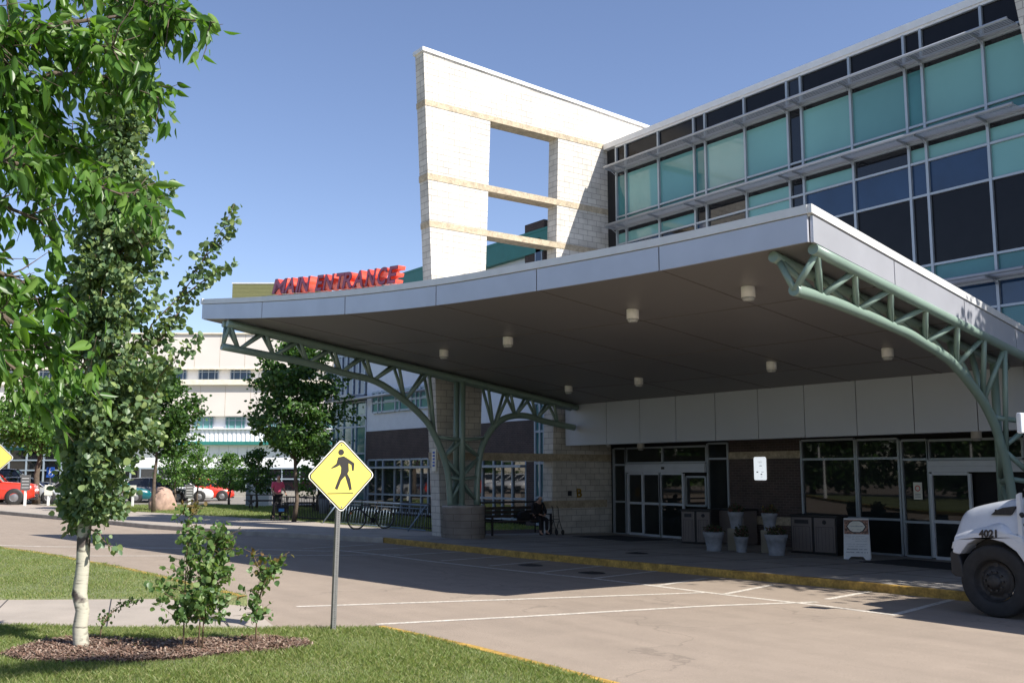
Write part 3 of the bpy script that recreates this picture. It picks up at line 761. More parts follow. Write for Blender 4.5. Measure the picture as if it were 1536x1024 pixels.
glazing('side_window', [21.9, 21.07], [1.02, 2.66, 3.13])
glazing('corner_window', [18.32, 16.55], [1.02, 2.60, 3.13])
glazing('corner_window', [16.5, 15.24], [.12, 1.02, 2.60, 3.10])
wall(16.55, 18.32, -.1, .96, 'spandrel', GF, 'stall_riser')
glazing('side_light', [15.16, 14.42], [.12, .98, 2.56, 3.05])
glazing('transom_window', [14.40, 12.0, 9.5], [2.56, 3.03])
def door_head(y0, y1):
    b = MB(); b.box(GF - .12, GF + .1, y0, y1, 2.24, 2.52); b.box(GF - .13, GF - .119, y0, y1, 2.37, 2.385); b.box(GF - .14, GF - .119, (y0 + y1) / 2 - .07, (y0 + y1) / 2 + .07, 2.34, 2.42, 1)
    b.build('door_header', [M['doormetal'], M['black']], mb_, bevel=.006)
door_head(21.96, 25.6); door_head(9.5, 14.38)
def leaf(ys, z0, z1, mid, x, n=1):
    f = glazing('sliding_door', ys, [z0, mid, z1], 'glass_store', 'doormetal', None, x, .075, .07)
leaf([25.55, 24.78], .2, 2.2, 1.22, GF - .02); leaf([24.76, 23.95], .19, 2.2, 1.22, GF - .09)
leaf([23.93, 22.90], .18, 2.2, 1.22, GF - .09)
glazing('fixed_panel', [22.88, 22.0], [1.2, 2.1], 'glass_dark', 'metal')
leaf([14.32, 13.30], .13, 2.2, 1.02, GF - .08)
b = MB(); b.box(GF + .10, GF + .13, 9.5, 13.3, .05, 2.24); b.build('dark_doorway', M['interior'], mb_)  # flat near-black sheet stands for the unlit room behind the open door
t = bpy.data.objects.new('no_smoking_notice', None)
b = MB(); b.box(GF - .03, GF - .02, 14.62, 14.86, 1.55, 1.98)
nt_ = tag(b.build('paper_notice', M['sign_white']), 'small white notice with red ring on the glass beside the right doors', 'notice')
b = MB(); b.lathe([(.055, 0), (.075, 0), (.075, .004), (.055, .004)], (GF - .034, 14.74, 1.83), 18, M=Matrix.Rotation(PI / 2, 3, 'Y')); b.build('red_ring', M['red'], nt_)
b = MB()
for k in range(3): b.box(GF - .034, GF - .031, 14.66, 14.82, 1.6 + k * .04, 1.615 + k * .04)
b.build('print_lines', M['signgrey'], nt_)
# bright sign on brick
t = thing('bright_wall_sign', 'glowing white rounded sign with faint print on the dark brick wall', 'sign', (GF, 19.82, 2.35))
b = MB(); rr = .05; pts = []
for cx, cy, a0 in ((.19, .29, 0), (-.19, .29, 90), (-.19, -.29, 180), (.19, -.29, 270)):
    for k in range(5): a = R(a0 + k * 22.5); pts.append((cx + rr * math.cos(a) - .0, cy + rr * math.sin(a)))
b.prism([(p[0] * .95, p[1]) for p in pts], lambda u, w: (GF - .03, 19.82 + u, 2.35 + w), lambda u, w: (GF - .012, 19.82 + u, 2.35 + w)); 
M['lit'] = mat('lit_sign_face', (.85, .87, .9), .35); pn = M['lit'].node_tree.nodes['Principled BSDF']; pn.inputs['Emission Color'].default_value = (.88, .94, 1, 1); pn.inputs['Emission Strength'].default_value = .45
b.build('sign_face', M['lit'], t)
b = MB(); 
for (u, w, a, c) in ((.03, .08, .05, .018), (-.1, -.1, .035, .03), (.09, -.1, .04, .012), (.05, -.17, .03, .03), (.0, .2, .08, .008), (.02, .17, .06, .006), (.05, -.24, .03, .01)):
    b.box(GF - .034, GF - .0301, 19.82 - u - a, 19.82 - u + a, 2.35 + w - c / 2, 2.35 + w + c / 2)
b.build('printed_marks', M['signgrey'], t)

# ------------------------------------------------------------ wing beyond the stone wall
wg = thing('wing_building', 'two storey side wing with pale siding, dark brick band and shopfront windows', 'building', (XF, 38, 0))
b = MB(); b.box(XF + .15, 40, 27.2, 48.5, -.1, 11.0); b.build('structure', M['interior'], wg)
b = MB(); b.box(XF, XF + .14, 27.2, 44.68, 4.27, 10.75); b.build('pale_siding', M['siding'], wg)
b = MB(); b.box(XF - .25, XF + 16, 27.2, 48.6, 10.75, 11.6); b.box(XF - .27, XF + 16.1, 27.1, 48.7, 11.55, 11.65); b.build('teal_parapet', M['teal'], wg)
b = MB(); b.box(XF - .02, XF + .14, 30.75, 44.68, 2.88, 4.26); b.box(XF - .02, XF + .14, 30.75, 31.4, .2, 2.87); b.box(XF - .02, XF + .14, 29.9, 30.2, .2, 4.26); b.build('brick_wall', M['brick'], wg)
b = MB(); b.box(XF - .03, XF + .1, 29.6, 33.0, 2.66, 2.9); b.build('stone_band', M['band'], wg)
def wglz(name, ys, zs, gm, x=XF, fw=.09): return glazing(name, ys, zs, gm, 'steelb', wg, x, fw, .14)
M['steelb'] = mat('blue_grey_frame', (.34, .40, .47), .45, .3, var=.05)
ysf = [44.4, 43.6, 42.9, 41.75, 41.1, 40.3, 39.3, 38.7, 37.9, 37.0, 36.2, 35.2, 34.4, 33.6, 33.0, 32.3, 31.4]
wglz('shopfront', ysf, [.42, 1.22, 2.5, 2.86], 'glass_wing', fw=.08)
b = MB(); b.box(XF - .3, XF - .05, 31.4, 44.4, 2.44, 2.54); b.build('shopfront_awning_rail', M['steelb'], wg)
wglz('high_window', [43.9, 43.3, 42.9, 41.6, 41.2, 40.1, 39.7, 39.3, 38.3, 37.9, 36.5, 36.1, 35], [5.16, 5.62, 6.15], 'glass_teal', XF - .1)
b = MB(); b.tube([(XF - .7, 48, 5.88), (XF - .7, 37.5, 5.88)], .07, 8)
for k in range(5): b.bar((XF - .14 - k * .12, 37.5, 5.9), (XF - .14 - k * .12, 48, 5.9), .09, .012, 0, (.3, 0, 1))
b.build('sunshade', M['louvre'], wg)
wglz('glazed_bay', [48.4, 47.9, 47.2, 46.2, 45.8, 44.72], [.4, 2.0, 3.2, 4.55, 5.1, 5.8], 'glass_teal2')
wglz('upper_glazed_bay', [48.4, 47.5, 46.9, 46.2, 45.6, 44.9], [6.15, 7.2, 8.3, 9.4, 10.5], 'glass_blue')
b = MB(); b.box(XF - .9, XF, 44.9, 48.5, 6.0, 6.12)
for k in range(5): b.box(XF - .9, XF - .82, 45 + k * .85, 45.06 + k * .85, 5.9, 6.0)
b.build('balcony_slab', M['louvre'], wg)
wglz('entry_glazing', [30.75, 30.45, 30.2], [.3, 1.3, 2.6, 3.8, 4.9], 'glass_teal2', XF - .04)
b = MB(); b.box(XF - .2, XF - .02, 29.95, 31.2, 9.0, 12.0); b.build('stair_block', M['brick'], wg)
b = MB(); b.box(XF - .24, XF - .19, 30.05, 30.5, 9.2, 11.4); f_ = b.build('window', M['steelb'], wg)
b = MB(); b.box(XF - .25, XF - .239, 30.12, 30.43, 9.3, 11.3); b.build('glass', M['glass_blue'], f_)

# ------------------------------------------------------------ buildings beyond the car park (turned to the camera)
def camframe(D, lat, z=0): p = CF * D + CR * lat; return Vector((p.x, p.y, z))
fb = thing('far_block', 'long beige panelled building with two rows of windows beyond the car park', 'building', camframe(85, -20, 0), -YAW)
def L(px, D=85): return (px - 768) / 1513 * D + 20          # local lateral of a pixel column (horizon level)
def Z(py, D=85): return EZ + (710 - py) / 1513 * D
def ly(b_, x0, x1, z0, z1, d0=0, d1=.3, mi=0): b_.box(x0, x1, d0, d1, z0, z1, mi)
X0, X1 = L(-60), L(660)
b = MB(); b.box(X0, X1, .5, 20, -1, Z(499)); b.build('structure', M['white'], fb, world=False)
b = MB(); ly(b, X0, X1, Z(551), Z(498), .0, .5)
ly(b, X0, X1, Z(624), Z(577), .0, .5)
for k in range(26):
    x = X0 + k * 2.15 * 1.0
    ly(b, x, x + .03, Z(551), Z(499), -.006, 0, 1); ly(b, x + .6, x + .63, Z(624), Z(578), -.006, 0, 1)
b.build('beige_panels', [M['beige'], M['band']], fb, world=False)
b = MB(); ly(b, X0, X1, Z(499), Z(497), -.15, .5); ly(b, X0, X1, Z(577), Z(569), -.35, .4); ly(b, X0, X1, Z(553), Z(551), -.1, .4); b.build('cream_ledges', M['cream'], fb, world=False)
b = MB(); 
n = int((X1 - X0) / .38)
for k in range(n): ly(b, X0 + k * .38, X0 + k * .38 + .2, Z(662), Z(644), .24, .3)
ly(b, X0, X1, Z(662), Z(643), .3, .5)
ly(b, X0, X1, Z(643.5), Z(642), .05, .5)
b.build('ribbed_cladding', M['white'], fb, world=False)
b = MB(); ly(b, X0, X1, Z(667), Z(662), -.1, .5); b.build('teal_band', M['teal'], fb, world=False)
b = MB()
for k in range(60): ly(b, X0 + k * .8, X0 + k * .8 + .012, Z(697), Z(668), .49, .5)
b.build('siding_seams', M['signgrey'], fb, world=False)
for r_, (ya, yb, x00, gmt) in enumerate(((551.5, 568.5, 290, 'glass_blue'), (625, 642.5, 285, 'glass_teal'))):
    for k in range(-6, 8):
        xa, xb = L(x00 + k * 48.6), L(x00 + k * 48.6 + 29.5)
        b = MB(); za, zb = Z(yb), Z(ya)
        b.box(xa, xb, .44, .46, za, zb); w_ = b.build('window', M[gmt], fb, world=False)
        b = MB()
        for u in (0, .17, .5, .83, 1): b.box(xa + (xb - xa) * u - .035, xa + (xb - xa) * u + .035, .38, .44, za, zb)
        for u in (0, .72, 1): b.box(xa, xb, .385, .435, za + (zb - za) * u - .035, za + (zb - za) * u + .035)
        b.build('window_frame', M['steelb'], w_, world=False)
b = MB(); b.box(X0, X1, .4, .5, Z(735), Z(703)); w_ = b.build('ground_floor_windows', M['glass_dark'], fb, world=False)
b = MB()
for k in range(34): b.box(X0 + k * 1.5, X0 + k * 1.5 + .09, .34, .4, Z(735), Z(703))
b.box(X0, X1, .33, .4, Z(719), Z(717)); b.box(X0, X1, .33, .4, Z(703), Z(701)); b.build('window_frame', M['steelb'], w_, world=False)
b = MB(); b.box(X0, X1, .3, .5, -.5, Z(736)); b.build('brick_base', M['plinth'], fb, world=False)
pe = MB()
for k in range(13):
    z = Z(447 - k * 2.1, 88); pe.bar((L(339, 88) , 3, z), (L(480, 88), 3, z), .35, .10, 0, (0, -.5, 1))
pe.box(L(341, 88), L(478, 88), 3.2, 12, Z(470, 88), Z(422, 88)); 
b = pe; b.build('louvred_plant_room', M['khaki'], fb, world=False)
b = MB(); b.box(L(338, 88), L(480, 88), 2.8, 12, Z(421.5, 88), Z(419.5, 88)); b.build('plant_room_cap', M['flash'], fb, world=False)
b = MB(); x = L(428, 88); b.lathe([(.42, Z(425, 88)), (.42, Z(417, 88)), (.5, Z(416, 88)), (.4, Z(412.5, 88)), (.001, Z(412, 88))], (x, 4.5, 0), 16); b.build('roof_vent', M['whitepaint'], fb, world=False)
b = MB(); x = L(600, 88); 

lb = thing('low_pavilion', 'low pale building with teal fascia and glass front behind the parked cars', 'building', camframe(75, -50, 0), -YAW)
def L2(px): return (px - 768) / 1513 * 75 + 50
def Z2_(py): return EZ + (710 - py) / 1513 * 75
x0, x1 = L2(-200), L2(118)
b = MB(); b.box(x0, x1, .3, 9, -.5, Z2_(655)); b.build('structure', M['white'], lb, world=False)
b = MB(); b.prism([(x0 - .4, Z2_(653)), (x1 + .4, Z2_(653)), (x1 - 1.5, Z2_(636)), (x0 - .4, Z2_(636))], lambda x, z: (x, -.4 + (z - Z2_(653)) * 1.5, z), lambda x, z: (x, 9, z)); b.build('grey_roof', M['flash'], lb, world=False)
b = MB(); b.box(x0 - .5, x1 + .5, -.5, .3, Z2_(656), Z2_(652)); b.box(x0, x1, .1, .3, Z2_(675), Z2_(671)); b.build('teal_fascia', M['teal'], lb, world=False)
b = MB(); b.box(x0, x1, .2, .3, -.2, Z2_(675)); w_ = b.build('glass_front', M['glass_dark'], lb, world=False)
b = MB()
for k in range(16): b.box(x0 + k * 1.3, x0 + k * 1.3 + .1, .1, .2, 0, Z2_(675))
for z in (Z2_(690), Z2_(705), Z2_(735)): b.box(x0, x1, .11, .19, z - .05, z + .05)
b.build('window_frame', M['steelb'], w_, world=False)

# ------------------------------------------------------------ foliage
rng = np.random.default_rng(7)
def leaf_shape(kind):
    if kind == 'round':   # aspen leaf, short point
        a = [(0, -.06), (.30, .02), (.48, .28), (.42, .58), (.20, .82), (0, 1.0), (-.20, .82), (-.42, .58), (-.48, .28), (-.30, .02)]
    elif kind == 'elm':
        a = [(0, 0), (.12, .10), (.22, .32), (.21, .58), (.10, .86), (0, 1.14), (-.09, .86), (-.20, .60), (-.23, .34), (-.15, .12)]
    else:                 # small lobed leaf seen far away
        a = [(0, 0), (.36, .3), (.24, .75), (0, 1), (-.24, .75), (-.36, .3)]
    return np.array(a)
def leaves(name, pos, size, m, kind='round', parent=None, droop=.5, dirs=None, fold=.12, sj=.4, loc=None):
    """one mesh of many separate leaves at pos (n x 3)"""
    pos = np.asarray(pos); n = len(pos); sh = leaf_shape(kind); k = len(sh)
    # leaf axis
    if dirs is None: dirs = rng.normal(size=(n, 3))
    ax = dirs + rng.normal(size=(n, 3)) * .6; ax[:, 2] -= droop * 1.6
    ax /= np.linalg.norm(ax, axis=1)[:, None]
    rv = rng.normal(size=(n, 3)); rv[:, 2] *= .6
    sd = np.cross(ax, rv); sd /= np.linalg.norm(sd, axis=1)[:, None] + 1e-9
    nr = np.cross(ax, sd)
    s = size * (1 + sj * rng.uniform(-1, 1, n))
    V = np.empty((n, k, 3))
    for i, (u, v) in enumerate(sh):
        V[:, i, :] = pos + ax * (v * s)[:, None] + sd * (u * s)[:, None] + nr * ((abs(u) * fold * 2 - v * v * fold) * s)[:, None]
    half = k // 2
    # two halves folded on the midrib
    F = []
    idx = np.arange(n)[:, None] * k
    A = idx + np.array([list(range(0, half + 1))]); B = idx + np.array([[0] + list(range(half, k))])
    me = bpy.data.meshes.new(name)
    loops = np.concatenate([A, B], axis=1).reshape(-1)
    la, lbn = A.shape[1], B.shape[1]
    nf = n * 2
    tot = np.tile([la, lbn], n); start = np.concatenate([[0], np.cumsum(tot)[:-1]])
    me.vertices.add(n * k); me.vertices.foreach_set('co', (V.reshape(-1, 3) - (np.array(loc) if loc is not None else 0)).reshape(-1))
    me.loops.add(len(loops)); me.loops.foreach_set('vertex_index', loops.astype(np.int32))
    me.polygons.add(nf); me.polygons.foreach_set('loop_start', start.astype(np.int32)); 
    try: me.polygons.foreach_set('loop_total', tot.astype(np.int32))
    except Exception: pass
    me.update(calc_edges=True); me.validate()
    me.materials.append(m)
    o = bpy.data.objects.new(name, me); COL.objects.link(o)
    if parent is not None: o.parent = parent
    return o

def along(pts, n):
    P = np.array([tuple(p) for p in pts]); seg = np.linalg.norm(P[1:] - P[:-1], axis=1); c = np.concatenate([[0], np.cumsum(seg)])
    t = rng.uniform(0, c[-1], n); i = np.clip(np.searchsorted(c, t) - 1, 0, len(seg) - 1); f = (t - c[i]) / seg[i]
    return P[i] + (P[i + 1] - P[i]) * f[:, None], (P[i + 1] - P[i]) / seg[i][:, None], t / c[-1]

def wiggle(p, q, n=6, amp=.08, sag=0):
    p = Vector(p); q = Vector(q); L = (q - p).length; out = []
    for i in range(n + 1):
        t = i / n; v = p.lerp(q, t)
        if 0 < i < n: v += Vector(rng.normal(size=3)) * amp * L * .25
        v.z += -sag * 4 * t * (1 - t) * L
        out.append(v)
    return out

def bushy_tree(name, label, x, y, h, crown_r, crown_lo, m, bark, nl, ls, group, lean=0, top=1.0, seed=1, trunk_r=.09, nb=26, shape=1.0, cz=None):
    """tapered trunk, limbs, and leaf sprays at the limb ends"""
    global rng
    rng = np.random.default_rng(seed)
    z0 = gz(x, y); base = Vector((x, y, z0))
    t = thing(name, label, 'tree', base, 0, group)
    topz = z0 + h; mb = MB(); tp = [base + Vector((0, 0, -.1))]
    for i in range(1, 9):
        f = i / 8; tp.append(base + Vector((lean * f + rng.normal() * .04, rng.normal() * .04, h * .93 * f)))
    mb.tube(tp, [trunk_r * (1 - .85 * (i / 8)) * (1.25 if i == 0 else 1) for i in range(9)], 9)
    pos = []; drs = []
    lo = crown_lo
    per = nl // nb
    for b in range(nb):
        f = (b + .5) / nb; zf = lo + (h * .97 - lo) * f ** .9
        prof = math.sin(PI * min(1, (.12 + .80 * (1 - (1 - f) ** 1.3)))) ** .7 if shape else 1
        prof = {True: (min(1, .55 + 1.6 * f) * (1 - f ** 2.6) + .10)}[True]
        a = b * 2.399 + rng.normal() * .25; rr = crown_r * prof * rng.uniform(.62, 1.28)
        st = Vector((base.x + lean * zf / h, base.y, z0 + max(lo * .72, zf - rr * .65)))
        en = Vector((st.x + math.cos(a) * rr, st.y + math.sin(a) * rr, z0 + zf + rng.normal() * .08 * h * .3))
        br = wiggle(st, en, 5, .12, -.04); r0 = trunk_r * .38 * (1 - .5 * f)
        mb.tube(br, [r0 * (1 - .8 * i / 5) for i in range(6)], 5)
        subs = [br[2:]]
        for k in range(4):
            i0 = 1 + (k % 4); s0 = br[i0]; dd = Vector(rng.normal(size=3)) * .5 + (en - st).normalized() * .5; dd.z = dd.z * .6 + .15
            e2 = s0 + dd * rr * .42; sb = wiggle(s0, e2, 3, .1); mb.tube(sb, [r0 * .35, r0 * .28, r0 * .2, r0 * .1], 4); subs.append(sb)
        for sb in subs:
            p, d, tt = along(sb, max(3, per // len(subs)))
            sp = crown_r * .105
            pos.append(p + rng.normal(size=p.shape) * sp * np.array([1, 1, .55])); drs.append(d)
    mb.build('trunk', bark, t)
    leaves('crown', np.concatenate(pos), ls, m, 'far' if ls > .1 else 'round', t, .35, np.concatenate(drs), loc=base)
    return t

G1 = 'street trees along the far pavement'
bushy_tree('linden_tree', 'dark green full crowned tree on the lawn between the woman and the yellow sign', 16.27, 36.8, 7.3, 1.95, 2.9, M['leaf_dark'], M['bark'], 11500, .15, G1, seed=3, nb=40, trunk_r=.085)
bushy_tree('linden_tree', 'dark tree beside the pink boulder, partly behind the aspen', 13.87, 46.8, 6.9, 1.95, 3.1, M['leaf_dark'], M['bark'], 10500, .16, G1, seed=5, nb=36, trunk_r=.09)
bushy_tree('linden_tree', 'leafy tree standing by the red vehicle behind the yellow sign at the edge', 11.52, 60.2, 6.8, 3.0, 3.7, M['leaf_mid'], M['bark'], 10000, .2, G1, seed=9, nb=34, trunk_r=.19)
G2 = 'small trees in the car park lawn'
k = CF * 60.5 + CR * ((345 - 768) / 1513 * 60.5)
bushy_tree('young_maple_tree', 'small round bright green tree right of the red hatchback', k.x, k.y, 3.1, 1.35, 1.1, M['leaf_mid'], M['bark'], 2400, .13, G2, seed=11, nb=22, trunk_r=.07)
k = CF * 63 + CR * ((297 - 768) / 1513 * 63)
bushy_tree('young_maple_tree', 'small bright green tree above the white car', k.x, k.y, 3.6, 1.4, 1.3, M['leaf_mid'], M['bark'], 2200, .13, G2, seed=12, nb=20, trunk_r=.07)
k = CF * 61.9 + CR * ((262 - 768) / 1513 * 61.9)
bushy_tree('young_maple_tree', 'small bright green tree behind the boulder', k.x, k.y, 3.4, 1.35, 1.2, M['leaf_mid'], M['bark'], 2200, .13, G2, seed=13, nb=20, trunk_r=.07)
k = CF * 54 + CR * ((386 - 768) / 1513 * 54)
bushy_tree('young_maple_tree', 'small dark shaded tree beside the picnic table', k.x, k.y, 3.2, 1.15, 1.1, M['leaf_dark'], M['bark'], 2200, .13, G2, seed=14, nb=20, trunk_r=.07)
k = CF * 50 + CR * ((478 - 768) / 1513 * 50)
bushy_tree('young_maple_tree', 'bright leaved small tree right behind the yellow crossing sign', k.x, k.y, 3.9, 1.1, 1.0, M['leaf_mid'], M['bark'], 2200, .13, G2, seed=15, nb=20, trunk_r=.07)
# trees out of the frame that shade the pavement and show in the glass
bushy_tree('shade_tree', 'broad tree right of the frame that dapples the pavement by the truck', 21.2, 4.0, 11.5, 3.3, 3.4, M['leaf_mid'], M['bark'], 11000, .17, None, seed=21, nb=56, trunk_r=.16)
GB = 'trees across the drive mirrored in the glass'
tb0 = bushy_tree('lawn_tree', 'tall dense tree across the drive, seen only as a reflection', -12, 19, 9.5, 4.2, .7, M['leaf_dark'], M['bark'], 5200, .36, GB, seed=31, nb=30, trunk_r=.2)
for i, (x, y, s) in enumerate([(-10, 30.5, .9), (-13, 35, 1.0), (-10, 41, .85), (-13, 46, 1), (-10, 52, 1.05), (-13, 58, 1), (-11, 64, .95), (-9, 83, .9), (-13, 92, 1), (-7, 99, .95), (-14, 25, 1)]):
    dup(tb0, (x, y, gz(x, y)), i * 1.3, tb0['label'], s)

# aspen ----------------------------------------------------------
rng = np.random.default_rng(42)
AD = 10.5
base = ground(122, 971); AD = base.dot(CF)
asp = thing('aspen_tree', 'tall white barked aspen with round grey green leaves in the mulch bed', 'tree', base)
def A3(x, y, dd=0): return at(x, y, AD + dd)
mb = MB()
tr = [base - Vector((0, 0, .1)), base, A3(120, 940), A3(124, 915), A3(119, 890), A3(124, 850), A3(126, 800), A3(129, 770)]
mb.tube(tr, [.085, .078, .072, .068, .074, .064, .066, .068], 14)
main = [A3(129, 772), A3(122, 740), A3(126, 680), A3(132, 600), A3(140, 500), A3(150, 380), A3(165, 250), A3(182, 120), A3(195, 0), A3(205, -90), A3(212, -160)]
mb.tube(main, [.050, .045, .042, .038, .034, .030, .026, .021, .016, .01, .005], 10)
snd = [A3(130, 775), A3(143, 750), A3(152, 700), A3(158, 620), A3(166, 520, .1), A3(176, 420, .15), A3(190, 320, .1), A3(205, 230, .1)]
mb.tube(snd, [.045, .04, .035, .03, .026, .02, .014, .006], 9)
mb.build('trunk', M['aspen_bark'], asp)
# crown outline by height: (pixel y, left px, right px)
prof = [(-160, 195, 228), (-80, 175, 240), (0, 160, 242), (80, 150, 238), (150, 140, 236), (220, 128, 222), (290, 112, 252), (360, 100, 262), (430, 88, 272), (500, 78, 278), (560, 76, 270), (620, 76, 252), (680, 84, 226), (730, 92, 203), (775, 104, 170)]
PY_ = [p[0] for p in prof]
def lr(y): return np.interp(y, PY_, [p[1] for p in prof]), np.interp(y, PY_, [p[2] for p in prof])
pos = []; drs = []; tw_ = MB()
def stem_x(y): return np.interp(y, [-160, 0, 120, 250, 380, 500, 600, 680, 772], [212, 195, 182, 165, 150, 140, 132, 126, 129])
for i in range(300):
    y = rng.uniform(-150, 765); l_, r_ = lr(y); a = rng.uniform(0, 2 * PI)
    hw = (r_ - l_) / 2 * rng.uniform(.62, 1.03); cx = (l_ + r_) / 2
    ex = cx + math.cos(a) * hw; ed = math.sin(a) * hw / 140
    sy = y + rng.uniform(30, 90); st = A3(stem_x(min(sy, 770)), min(sy, 772)); en = A3(ex, y + rng.uniform(-10, 20), ed)
    br = wiggle(st, en, 5, .12, .02 if y > 600 else -.03)
    tw_.tube(br, [.011, .009, .007, .005, .004, .002], 4)
    n = 92 if y > 330 else 80
    p, d, tt = along(br[1:], n)
    pos.append(p + rng.normal(size=p.shape) * .055); drs.append(d)
# long side branches that stand out of the crown
for (x0, y0, x1, y1, dd, n, sp) in ((190, 560, 352, 305, -.2, 190, .075), (225, 520, 330, 400, .1, 110, .06), (175, 640, 296, 505, -.3, 190, .075), (215, 560, 262, 470, .2, 90, .08), (180, 400, 262, 270, .3, 110, .06),
                                    (262, 450, 350, 395, -.1, 46, .05), (280, 420, 356, 330, -.2, 60, .05), (130, 700, 215, 640, .3, 90, .1), (120, 780, 180, 830, -.1, 34, .05), (125, 770, 97, 800, .1, 26, .05)):
    br = wiggle(A3(x0, y0), A3(x1, y1, dd), 7, .07, 0)
    tw_.tube(br, [.013, .011, .009, .007, .006, .005, .003, .002], 5)
    p, d, tt = along(br[1:], n); pos.append(p + rng.normal(size=p.shape) * sp * (1.1 - .6 * tt[:, None])); drs.append(d)
tw_.build('branches', M['twig'], asp)
leaves('crown', np.concatenate(pos), .056, M['leaf_aspen'], 'round', asp, .7, np.concatenate(drs), loc=base, fold=.08)

# young aspens and the arching shoot ------------------------------
def sapling(label, stems, n, top_red, seed, spread=.075, ls=.05):
    global rng
    rng = np.random.default_rng(seed)
    b0 = ground(*stems[0][0]); t = thing('aspen_sapling', label, 'sapling', b0, 0, 'young shoots in the mulch bed')
    D = b0.dot(CF); mb = MB(); pos = []; drs = []; posr = []
    for st in stems:
        P = [at(x, y, D + (i * .02)) for i, (x, y) in enumerate(st)]
        P[0].z -= .03
        mb.tube(P, [.009 - .007 * i / (len(P) - 1) for i in range(len(P))], 6)
        L = sum((P[i + 1] - P[i]).length for i in range(len(P) - 1))
        for k in range(int(L * 48)):
            p, d, tt = along(P[1:], 1); f = tt[0]
            a = rng.uniform(0, 2 * PI); ln = rng.uniform(.08, .32) * (1 - .55 * f) * (spread / .075)
            e = Vector(p[0]) + Vector((math.cos(a) * ln, math.sin(a) * ln, ln * rng.uniform(-.1, .7)))
            br = wiggle(p[0], e, 3, .1); mb.tube(br, [.0035, .003, .002, .0012], 4)
            m_ = max(3, int(n * ln)); q, dq, _ = along(br, m_)
            q = q + rng.normal(size=q.shape) * .022
            (posr if f > top_red and rng.random() < .65 else pos).append(q); 
    mb.build('stems', M['twig'], t)
    leaves('foliage', np.concatenate(pos), ls, M['leaf_sap'], 'round', t, .6, None, loc=b0, fold=.1)
    if posr: leaves('young_leaves', np.concatenate(posr), ls * .85, M['leaf_red'], 'round', t, .4, None, loc=b0)
    return t
sapling('tallest leafy aspen shoot left of the pair, reddish at its top', [[(275, 978), (276, 930), (278, 870), (281, 810), (285, 755)]], 46, .86, 51, .1)
sapling('dense pair of young aspen stems between the two single shoots', [[(297, 976), (300, 930), (306, 880), (316, 830), (330, 790)], [(303, 974), (306, 920), (322, 860), (338, 800)]], 48, .97, 52, .09)
sapling('smallest aspen shoot nearest the sign post, red tinged', [[(383, 966), (385, 930), (386, 895), (392, 860), (378, 828)], [(386, 900), (400, 865), (416, 838)]], 40, .66, 53, .07, .048)
sapling('thin arching shoot leaning over the path beside the aspen trunk', [[(149, 962), (152, 940), (162, 922), (178, 910), (196, 901), (213, 899)]], 30, 2, 54, .03, .032)
bpy.data.objects['aspen_sapling']['label'] = bpy.data.objects['aspen_sapling']['label']

# elm whose branches hang into the picture ------------------------
rng = np.random.default_rng(77)
eb = CF * 3.0 + CR * (-4.6); eb = Vector((eb.x, eb.y, gz(eb.x, eb.y)))
elm = thing('elm_tree', 'elm at the left edge whose leafy branches hang close overhead', 'tree', eb)
mb = MB()
mb.tube([eb - Vector((0, 0, .1)), eb + Vector((0, 0, 1)), eb + Vector((.05, .05, 2.4)), eb + Vector((.2, .1, 4.2)), eb + Vector((.5, .3, 6.2)), eb + Vector((.8, .4, 7.5))], [.22, .18, .16, .12, .07, .03], 14)
EB = [  # (pixel polyline, depth) of the limbs that reach the frame
    ([(-420, 260), (-150, 120), (60, 40), (200, 22), (322, 34)], 4.3, 120, .13), ([(-420, 260), (-140, 200), (80, 110), (200, 118), (238, 148)], 4.4, 130, .13),
    ([(-420, 100), (-100, -60), (60, -40), (160, -10), (262, 12)], 4.5, 150, .16), ([(-420, 280), (-120, 120), (20, 60), (110, 70), (170, 70)], 4.2, 150, .15),
    ([(-420, 380), (-160, 290), (0, 240), (100, 262), (232, 310)], 4.0, 120, .11), ([(-420, 380), (-150, 330), (-20, 300), (60, 330), (95, 390)], 4.1, 120, .13),
    ([(-420, 520), (-160, 440), (-20, 400), (50, 430), (110, 480)], 3.9, 130, .12), ([(-420, 560), (-160, 520), (0, 470), (70, 520), (128, 566)], 3.9, 120, .10),
    ([(-420, 560), (-180, 560), (-30, 510), (30, 560), (75, 610)], 3.8, 110, .10), ([(-420, 200), (-140, 60), (-20, 120), (60, 180), (120, 230)], 4.5, 150, .14),
    ([(-420, 200), (-160, -10), (-40, 20), (20, 120), (40, 200)], 4.0, 140, .15), ([(-420, 450), (-220, 380), (-60, 380), (-10, 440), (20, 520)], 4.2, 110, .12),
    ([(-420, 60), (-100, -120), (80, -110), (180, -70), (250, -40)], 4.8, 120, .2), ([(-420, 330), (-140, 230), (0, 170), (50, 230), (60, 300)], 4.3, 130, .13)]
pos = []; drs = []
for pl, D, n, sp in EB:
    if sum(p[1] for p in pl[1:]) / 4 > 330: n = int(n * .62)
    P = [at(x, y, D + .25 * math.sin(i * 2.1 + x * .01)) for i, (x, y) in enumerate(pl)]
    f = [eb + Vector((.15, .1, max(1.5, min(6.5, P[0].z - eb.z - .3))))] + P
    mb.tube(f, [.05, .022, .016, .011, .007, .003][:len(f)], 6)
    ll = P[1:]
    q, dq, _ = along(P[-2:], 22); pos.append(q + rng.normal(size=q.shape) * .035); drs.append(dq)
    for k in range(int(n / 2.4)):
        p, d, tt = along(ll, 1)
        e = Vector(p[0]) + Vector(d[0]) * rng.uniform(.03, .15) + Vector(rng.normal(size=3)) * sp * .68
        tw = wiggle(p[0], e, 3, .1, .03); mb.tube(tw, [.004, .003, .002, .001], 4)
        q, dq, _ = along(tw, 7); pos.append(q + rng.normal(size=q.shape) * .03); drs.append(dq)
